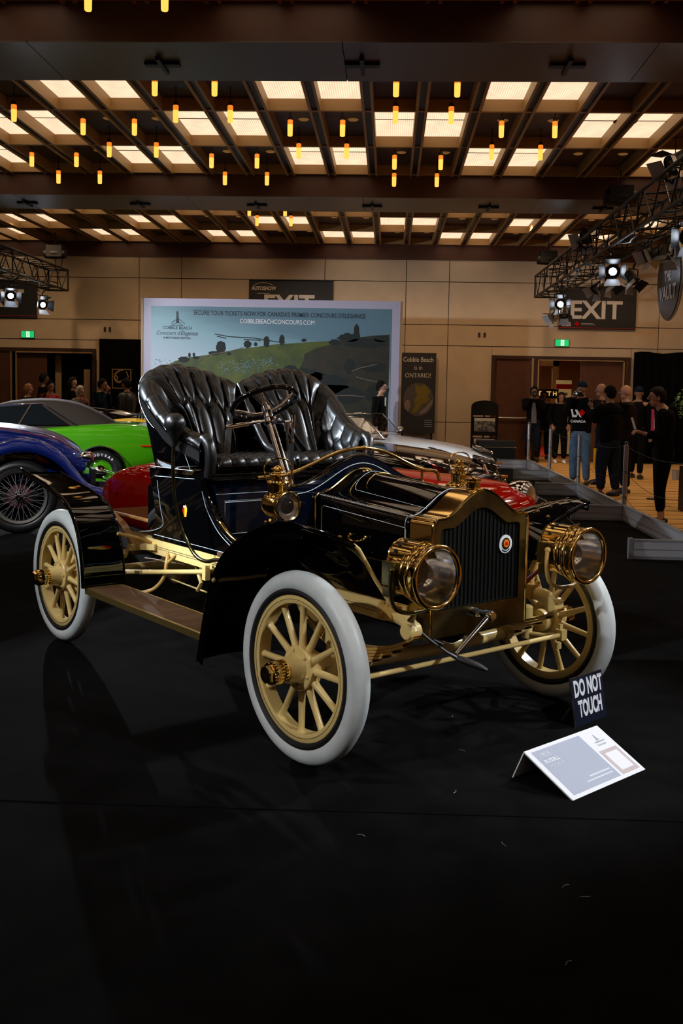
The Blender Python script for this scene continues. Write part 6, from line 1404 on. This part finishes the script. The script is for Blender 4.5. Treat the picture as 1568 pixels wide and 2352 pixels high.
pnl = MB().box(-0.222, 0.095, 0.018, SL - 0.016, 0.0, 0.001).xf(m4).build('grey_panel', m_printgrey, t, smooth=0)
m_soft = mat('soft_white_print', (0.62, 0.66, 0.74), 0.5)
T_ = lambda x, y: m4 @ Matrix.Translation((x, y, 0.0016))
text('lettering', '1906', 0.036, m_soft, pnl, T_(-0.205, SL - 0.045), align='LEFT', ext=0.0003)
text('lettering', 'RUSSELL', 0.025, m_paper, pnl, T_(-0.205, SL - 0.078), align='LEFT', ext=0.0003, bold=0.0006)
text('lettering', 'MODEL B', 0.023, m_soft, pnl, T_(-0.205, SL - 0.106), align='LEFT', ext=0.0003)
MB().box(-0.06, 0.075, 0.062, 0.069, 0.001, 0.0016).box(-0.10, 0.075, 0.044, 0.050, 0.001, 0.0016).xf(m4).build('small_print', m_soft, pnl, smooth=0)
fr = MB().box(0.112, 0.232, 0.018, 0.150, 0.0, 0.001).xf(m4).build('tan_square', m_printtan, t, smooth=0)
MB().box(0.130, 0.214, 0.036, 0.132, 0.001, 0.0016).xf(m4).build('white_square', m_paper, fr, smooth=0)
s = MB().prism([(0.165, SL - 0.062), (0.168, SL - 0.040), (0.171, SL - 0.034), (0.174, SL - 0.040), (0.177, SL - 0.062), (0.186, SL - 0.066), (0.156, SL - 0.066)], lambda x, y: m4 @ V((x, y, 0.001)), lambda x, y: m4 @ V((x, y, 0.0)))
s.build('lighthouse_logo', m_inkgrey, t, smooth=0)
text('club_lettering', 'COBBLE BEACH', 0.0095, m_inkgrey, t, T_(0.171, SL - 0.075), ext=0.0002)
text('club_lettering', 'Concours', 0.014, m_inkgrey, t, T_(0.171, SL - 0.090), ext=0.0002)
# bits of lint on the carpet
rnd = random.Random(5)
for i, (x, y) in enumerate(((0.28, 3.70), (0.36, 4.15), (0.60, 3.02), (0.42, 3.30), (0.62, 2.95), (0.33, 4.6), (-0.05, 3.3), (0.53, 2.6))):
    s = MB().tube([(0, 0, .002), (0.010, 0.012, .003), (0.012, 0.03, .002)], 0.0009, n=4)
    o = s.build('lint_thread', m_inkgrey, loc=(x, y, 0), rot=(0, 0, i * 1.3)); prop(o, 'tiny pale thread of lint on the black carpet in front of the car', 'lint', 'lint threads on the carpet')
# ================================================================ PEOPLE
def skin_part(vs_, es, rs, root=0, sub=1):
    me = bpy.data.meshes.new('t'); me.from_pydata([tuple(v) for v in vs_], es, []); o = bpy.data.objects.new('t', me); COL.objects.link(o)
    o.modifiers.new('k', 'SKIN'); 
    if sub: m = o.modifiers.new('s', 'SUBSURF'); m.levels = sub; m.render_levels = sub
    sv = me.skin_vertices[0].data
    for i, r in enumerate(rs): sv[i].radius = r if isinstance(r, tuple) else (r, r); sv[i].use_root = (i == root)
    bpy.context.view_layer.update()
    m2 = bpy.data.meshes.new_from_object(o.evaluated_get(bpy.context.evaluated_depsgraph_get()))
    V_ = [tuple(v.co) for v in m2.vertices]; F_ = [tuple(p.vertices) for p in m2.polygons]
    bpy.data.objects.remove(o); bpy.data.meshes.remove(m2); return V_, F_
SK = {'light': mat('light_skin', (0.48, 0.27, 0.19), 0.5), 'tan': mat('tan_skin', (0.30, 0.15, 0.09), 0.5), 'brown': mat('brown_skin', (0.15, 0.07, 0.04), 0.5)}
HR = {'black': mat('black_hair', (0.003, 0.003, 0.003), 0.8, spec=0.15), 'auburn': mat('auburn_hair', (0.28, 0.10, 0.03), 0.5), 'grey': mat('grey_hair', (0.42, 0.38, 0.32), 0.6), 'brown': mat('dark_brown_hair', (0.010, 0.006, 0.005), 0.7, spec=0.2)}
CL = {'black': mat('black_cloth', (0.0028, 0.0028, 0.003), 0.9, spec=0.1), 'jeans': mat('blue_denim', (0.045, 0.10, 0.20), 0.8, noise=(9, (0.07, 0.15, 0.27))), 'djeans': mat('dark_denim', (0.007, 0.011, 0.022), 0.9, spec=0.1), 'grey': mat('grey_cloth', (0.10, 0.095, 0.09), 0.8), 'brownj': mat('brown_jacket', (0.012, 0.006, 0.004), 0.8, spec=0.1), 'blue': mat('dark_blue_cloth', (0.006, 0.015, 0.030), 0.9, spec=0.1), 'redw': mat('red_shirt', (0.32, 0.015, 0.02), 0.8), 'tweed': mat('speckled_cardigan', (0.09, 0.08, 0.07), 0.9, noise=(60, (0.20, 0.18, 0.15))), 'puffer': mat('shiny_black_puffer', (0.012, 0.013, 0.016), 0.35)}
def hand(s, w, d, side, grip=0.6, up=V((0, 0, 1))):
    d = d.normalized(); sd = d.cross(up).normalized() * side if abs(d.dot(up)) < .95 else V((0, 1, 0)) * side; pn = sd.cross(d) * side
    s.tube([w - d * 0.01, w + d * 0.04, w + d * 0.085], [0.024, 0.038, 0.036], n=10, flat=0.45)
    for i in range(4):
        b = w + d * 0.082 + sd * (0.026 - 0.0175 * i); L = (0.072, 0.080, 0.074, 0.058)[i]
        c1 = b + (d * cos(grip * .5) - pn * sin(grip * .5)) * L * 0.45; c2 = c1 + (d * cos(grip * 1.2) - pn * sin(grip * 1.2)) * L * 0.33; c3 = c2 + (d * cos(grip * 1.7) - pn * sin(grip * 1.7)) * L * 0.24
        s.tube([b, c1, c2, c3], [0.0095, 0.009, 0.008, 0.006], n=6)
    b = w + d * 0.025 + sd * 0.030; c1 = b + (d * 0.7 + sd * 0.7).normalized() * 0.038; c2 = c1 + (d * 0.95 - pn * .3).normalized() * 0.03
    s.tube([b, c1, c2], [0.012, 0.0105, 0.008], n=6)
def person(label, x, y, face, H=1.75, top='black', legs='black', hair='black', style='short', skin='tan', arms=('down', 'down'), tilt=0.0, bulk=1.0, shoes='black', long_top=False, group='visitors', stance=0.0, ankles=False):
    t = thing('person', label, 'person', (x, y, 0), face, group)
    k = H / 1.75
    S = lambda a: V(a) * k
    ARM = {'down': ((-.03, .245, 1.13), (.04, .25, .87), (.05, 0, -1)), 'camera': ((.14, .21, 1.22), (.19, .085, 1.54), (.4, -.5, .6)), 'phone': ((.0, .23, 1.13), (.25, .07, 1.17), (1, -.2, .35)),
           'chin': ((.08, .22, 1.18), (.14, .06, 1.50), (.3, -.4, .8)), 'fold': ((.03, .24, 1.14), (.17, .05, 1.12), (.3, -.9, 0)), 'raise': ((.12, .22, 1.20), (.27, .14, 1.42), (.5, -.1, .9)), 'pocket': ((-.06, .28, 1.14), (.06, .20, .94), (.3, -.3, -1))}
    hx = 0.03 + tilt * 0.10; hz = 1.645 - tilt * 0.03
    # joints
    J = [(0, 0, .96), (-.01, 0, 1.12), (-.01, 0, 1.30), (.0, 0, 1.44), (hx * .5, 0, 1.52)]
    body_v = [S(j) for j in J] + [S((hx - .005, 0, hz - .05)), S((hx, 0, hz + .02)), S((hx - .005, 0, hz + .075))]
    es = [(i, i + 1) for i in range(7)]; rs = [(.12, .09), (.11, .085), (.13, .09), (.08, .06), .048, (.062, .074), (.072, .086), (.055, .066)]
    body_v[5:8] = body_v[5:8]
    hands = []; top_v = [S((0, 0, .80)), S((-.01, 0, 1.0)), S((-.01, 0, 1.20)), S((-.015, 0, 1.33)), S((0, 0, 1.44)), S((.01, 0, 1.485))]
    te = [(i, i + 1) for i in range(5)]; tr = [(.165 * bulk, .115 * bulk), (.155 * bulk, .115 * bulk), (.165 * bulk, .12 * bulk), (.175 * bulk, .12 * bulk), (.11, .085), (.062, .062)]
    for sd, ar_ in ((1, arms[0]), (-1, arms[1])):
        el, wr, hd = ARM[ar_]; m = lambda q: S((q[0], q[1] * sd, q[2]))
        i = len(body_v); body_v += [S((0, sd * .19, 1.42)), m(el), m(wr)]; es += [(3, i), (i, i + 1), (i + 1, i + 2)]; rs += [.055, .042, .028]
        i = len(top_v); e, w = m(el), m(wr); top_v += [S((-.005, sd * .185 * bulk, 1.415)), e, w - (w - e).normalized() * 0.02]; te += [(4, i), (i, i + 1), (i + 1, i + 2)]; tr += [.075 * bulk, .062 * bulk, .044 * bulk]
        hands.append((w, V((hd[0], hd[1] * sd, hd[2])), sd, 0.5 if ar_ == 'down' else 1.0))
    leg_v = [S((0, 0, 1.04)), S((0, 0, .90))]; le = [(0, 1)]; lr = [(.16 * bulk, .115 * bulk), (.165 * bulk, .12 * bulk)]
    shoe = []
    for sd in (1, -1):
        fx = sd * stance; i = len(body_v); hip, kn, an = S((0, sd * .09, .88)), S((.03 + fx * .6, sd * .105, .50)), S((-.01 + fx, sd * .115, .08))
        body_v += [hip, kn, an, S((.10 + fx, sd * .125, .035))]; es += [(0, i), (i, i + 1), (i + 1, i + 2), (i + 2, i + 3)]; rs += [.075, .05, .035, .03]
        i = len(leg_v); a2 = kn.lerp(an, 0.78) if ankles else an + V((0, 0, .02)); leg_v += [hip, kn, a2]; le += [(1, i), (i, i + 1), (i + 1, i + 2)]; lr += [.098 * bulk, .072 * bulk, .058 * (0.9 if ankles else 1.1)]
        shoe.append((an, fx, sd))
    v_, f_ = skin_part(body_v, es, rs); s = MB().add(v_, f_)
    # head: skull, jaw, nose, ears, joined into the same mesh
    hc = S((hx, 0, hz)); s.sphere(hc + V((0, 0, .02)), .088 * k, 18, 14, (1.06, .86, 1.16)); s.sphere(hc + V((.022, 0, -.055)) * k, .062 * k, 14, 10, (1.0, .88, 1.0))
    s.tube([hc + V((.082, 0, .025)), hc + V((.108, 0, -.012)), hc + V((.092, 0, -.022))], [.008, .013, .008], n=8).tube([hc + V((.084, -.022, -.055)), hc + V((.090, 0, -.054)), hc + V((.084, .022, -.055))], [.004, .007, .004], n=6)
    for sd in (1, -1): s.sphere(hc + V((-.005, sd * .080, 0)), .024, 10, 8, (.8, .35, 1.3)); s.sphere(hc + V((.078, sd * .030, .028)), .012, 8, 6, (.6, 1.2, .5))
    for (w, d, sd, g_) in hands: hand(s, w, d, sd, g_, up=V((0, 0, 1)) if abs(d.normalized().z) < .8 else V((1, 0, 0)))
    b = s.build('body', SK[skin], t, smooth=70)
    v_, f_ = skin_part(top_v, te, tr); MB().add(v_, f_).build('jacket', CL[top], t, smooth=70)
    v_, f_ = skin_part(leg_v, le, lr); MB().add(v_, f_).build('trousers', CL[legs], t, smooth=70)
    for (an, fx, sd) in shoe:
        o = V((an.x, an.y, 0)); MB().tube([o + V((-.06, 0, .045)), o + V((0, 0, .055)), o + V((.09, 0, .045)), o + V((.17, 0, .030)), o + V((.20, 0, .022))], [.035, .046, .044, .036, .015], n=12, flat=0.9).build('shoe', m_rubber if shoes == 'black' else m_paper, t)
    # eyes
    s = MB()
    for sd in (1, -1): s.sphere(hc + V((.085, sd * .030, .022)), .008, 8, 6)
    s.build('eyes', m_rubber, t)
    if style != 'bald':
        G = []; n = 22
        zc = {'short': -.15, 'crop': 0.1, 'long': -1.2, 'bob': -0.75, 'cap': 0.05}[style]
        for i in range(13):
            th = i / 12; row = []
            for j in range(n):
                a = 2 * pi * j / n; front = cos(a)
                lim = interp([(-1, 2.55), (-.4, 2.45), (0.0, 1.85), (.35, 1.55), (.75, 1.12), (1, 1.05)], front) if style != 'cap' else 1.5
                if style in ('long', 'bob') and front < 0.25: lim = 2.5
                q = th * lim; R = .098 * k * (1.05 if style in ('long', 'bob') else 1.0)
                p = V((sin(q) * cos(a) * 1.06, sin(q) * sin(a) * .90, cos(q) * 1.15)) * R
                if style in ('long', 'bob') and q > 1.6: p.z -= (q - 1.6) * (.16 if style == 'long' else .07); p.x *= 1.15; p.y *= 1.15
                p *= 1 + (0.0 if style == 'cap' else 0.05) * sin(j * 5.3 + i * 2.1) + (0.03 if style != 'cap' else 0)
                row.append(hc + V((-.008, 0, .024)) + p)
            G.append(row)
        MB().grid(G, cv=True).build('hair' if style != 'cap' else 'cap', HR[hair] if style != 'cap' else CL['blue' if hair != 'red' else 'redw'], t, smooth=80, solid=0.006)
    return t, b, k
def camera_prop(x, y, z, face, label):
    t = thing('photo_camera', label, 'camera', (x, y, z), face)
    MB().obox((0, 0, 0), 0.07, 0.14, 0.09).obox((0, 0, .055), .06, .06, .035).build('camera_body', m_rubber, t); MB().lathe([(0.038, .03), (0.040, .11), (.034, .115)], (0, 0, 0), (1, 0, 0), n=16).build('lens', m_tblk, t); MB().lathe([(0.033, .112), (.001, .118)], (0, 0, 0), (1, 0, 0), n=14).build('front_glass', m_steel, t)
D = radians
t, b, k = person('man in dark jacket and grey shirt photographing in the doorway, camera at his face', 3.38, 23.15, D(-97), 1.75, 'black', 'djeans', arms=('camera', 'camera'), skin='brown', bulk=1.1)
MB().prism([(-.05, .92), (.07, .92), (.06, 1.2), (.03, 1.40), (-.03, 1.40), (-.05, 1.2)], lambda y, z: (0.135, y, z), lambda y, z: (0.10, y, z)).build('shirt_front', CL['grey'], t, smooth=0)
camera_prop(3.36, 22.93, 1.60, D(-97), 'black camera held to the face of the man in the doorway')
person('person in dark puffer jacket and face mask standing in the open doorway', 3.98, 23.0, D(-90), 1.62, 'black', 'black', skin='tan', arms=('pocket', 'pocket'), bulk=1.15, shoes='white', hair='brown', style='bob')
person('person half hidden in the doorway behind the masked visitor', 3.80, 24.4, D(-100), 1.66, 'black', 'black', skin='brown', bulk=1.0)
t, b, k = person('man in black hoodie with red and white maple leaf logo raising a camera', 3.30, 17.0, D(-118), 1.79, 'black', 'jeans', skin='tan', style='cap', arms=('camera', 'camera'), bulk=1.22, shoes='black')
camera_prop(3.20, 16.80, 1.60, D(-118), 'silver and black camera held up by the man in the hoodie')
lg = MB().prism([(-0.06 + a * 0.11, 1.28 + c_ * 0.13) for a, c_ in leafp], lambda y, z: (0.190, -y, z), lambda y, z: (0.175, -y, z)).build('hoodie_leaf', m_red, t, smooth=0)
MB().prism([(-.06, 1.20), (.02, 1.33), (.06, 1.33), (.02, 1.24), (.08, 1.24), (.10, 1.34), (.13, 1.34), (.10, 1.20), (.03, 1.20), (.0, 1.26), (-.03, 1.20)], lambda y, z: (0.196, -y, z), lambda y, z: (0.185, -y, z)).build('hoodie_figure', m_paper, t, smooth=0)
text('hoodie_lettering', 'CANADA', 0.062, m_paper, t, frame((0.190, 0.0, 1.13), (0, -1, 0), (0, 0, 1)).copy() if False else frame((0.190, 0.0, 1.13), (0, 1, 0), (0, 0, 1)), bold=0.002)
person('bald man facing left, standing behind the man in the hoodie', 3.78, 17.6, D(180), 1.77, 'black', 'djeans', style='bald', skin='tan', arms=('fold', 'fold'))
person('heavy man in black top and dark jeans seen from behind, holding up a phone', 3.42, 15.35, D(122), 1.70, 'black', 'djeans', skin='tan', arms=('raise', 'raise'), bulk=1.35, stance=0.05)
o = MB().obox((3.17, 15.62, 1.30), 0.012, 0.14, 0.075, Matrix.Rotation(D(122), 3, 'Z')).build('mobile_phone', m_rubber); prop(o, 'dark phone held up by the heavy man seen from behind', 'phone')
person('bald man in brown jacket looking left, right of the heavy man', 3.82, 15.95, D(176), 1.73, 'brownj', 'black', style='bald', skin='light', arms=('phone', 'down'), bulk=1.25, shoes='black')
person('person in dark cap and black coat walking away behind the bald man', 4.75, 19.0, D(60), 1.74, 'black', 'black', style='cap', skin='tan', stance=0.12)
person('woman in black hoodie and cropped black trousers looking down at her phone', 3.32, 12.0, D(178), 1.67, 'black', 'black', hair='brown', style='short', skin='light', arms=('phone', 'phone'), tilt=0.75, bulk=1.12, ankles=True, stance=0.04)
o = MB().obox((2.955, 12.0, 1.235), 0.012, 0.072, 0.145, Matrix.Rotation(D(-18), 3, 'Y')).build('mobile_phone', m_paper); prop(o, 'pale phone held by the woman in the black hoodie', 'phone')
w_ = [o for o in bpy.data.objects if o.name.startswith('person') and 'woman in black hoodie' in str(o.get('label', ''))][0]
MB().sphere((-.085, 0, 1.40), .085, 14, 10, (.8, 1.35, .9)).build('hood', CL['black'], w_, smooth=80)
# yellow bag behind the hoodie man's leg
t = thing('yellow_bag', 'yellow shopping bag hanging beside the legs of the bald man', 'bag', (3.62, 16.85, 0.32))
MB().prism([(-0.11, 0), (0.11, 0), (0.13, 0.36), (-0.13, 0.36)], lambda x, z: (x, -0.04, z), lambda x, z: (x, 0.04, z)).build('bag_body', m_yel, t, smooth=0); MB().tube([(-.06, 0, .36), (-.04, 0, .50), (.04, 0, .50), (.06, 0, .36)], .005).build('handle', m_yel, t)
# visitors behind the green car
person('person with short auburn hair and dark coat left of the red-shirted one', -7.86, 21.0, D(-10), 1.58, 'black', 'black', hair='auburn', style='bob', skin='light')
person('tall dark-clothed man standing behind the auburn-haired person', -7.95, 22.2, D(15), 1.84, 'black', 'black', skin='brown')
t, b, k = person('person in red and white striped shirt behind the green car', -7.36, 21.0, D(-50), 1.66, 'redw', 'black', skin='tan')
v_ = MB().lathe([(0.182, 1.06), (0.190, 1.12), (0.186, 1.20)], (-0.01, 0, 0), (0, 0, 1), n=24, sx=0.74)
v_.xf(Matrix.Rotation(pi / 2, 4, 'Z')).build('white_stripe', m_paper, t)
person('man with shoulder-length dark hair behind the green car', -7.12, 21.75, D(-30), 1.75, 'black', 'black', hair='brown', style='long', skin='light')
t, b, k = person('elderly woman with curly grey hair and speckled cardigan', -6.68, 20.9, D(-35), 1.56, 'tweed', 'grey', hair='grey', style='bob', skin='light')
MB().tube([(0.10, 0.05, 1.32), (0.135, 0.0, 1.10), (0.10, -0.05, 1.32)], 0.008, n=6).build('lanyard', m_red, t)
person('man in red cap and black shirt partly hidden by the one in dark blue', -6.36, 21.5, D(170), 1.70, 'black', 'black', hair='red', style='cap', skin='light', arms=('down', 'fold'))
person('dark-haired man in dark blue top with hand at his mouth', -6.20, 20.9, D(-10), 1.72, 'blue', 'black', skin='tan', arms=('chin', 'chin'), bulk=1.1)
person('man in shiny black puffer jacket just left of the billboard', -5.50, 20.4, D(160), 1.73, 'puffer', 'black', skin='tan', bulk=1.25, arms=('down', 'fold'))
t = thing('red_bag', 'red bag carried by the man in the puffer jacket', 'bag', (-5.72, 20.1, 0.86)); MB().sphere((0, 0, 0), 0.13, 14, 10, (1, .6, 1.2)).build('bag_body', m_red, t); MB().tube([(-.05, 0, .13), (0, 0, .3), (.05, 0, .13)], .008).build('strap', m_red, t)
t, b, k = person('man with dark hair and glasses in black jacket before the billboard', -0.18, 18.9, D(-20), 1.76, 'black', 'black', hair='black', style='short', skin='light')
s = MB()
for sd in (1, -1): s.torus(0.024, 0.003, (0.136, sd * .032, 1.675), (1, 0, 0), n=14, m=5)
s.build('glasses', m_steel, t)
MB().prism([(-.02, 1.30), (.02, 1.30), (.04, 1.47), (-.04, 1.47)], lambda y, z: (0.118, y, z), lambda y, z: (0.10, y, z)).build('shirt_front', m_paper, t, smooth=0)
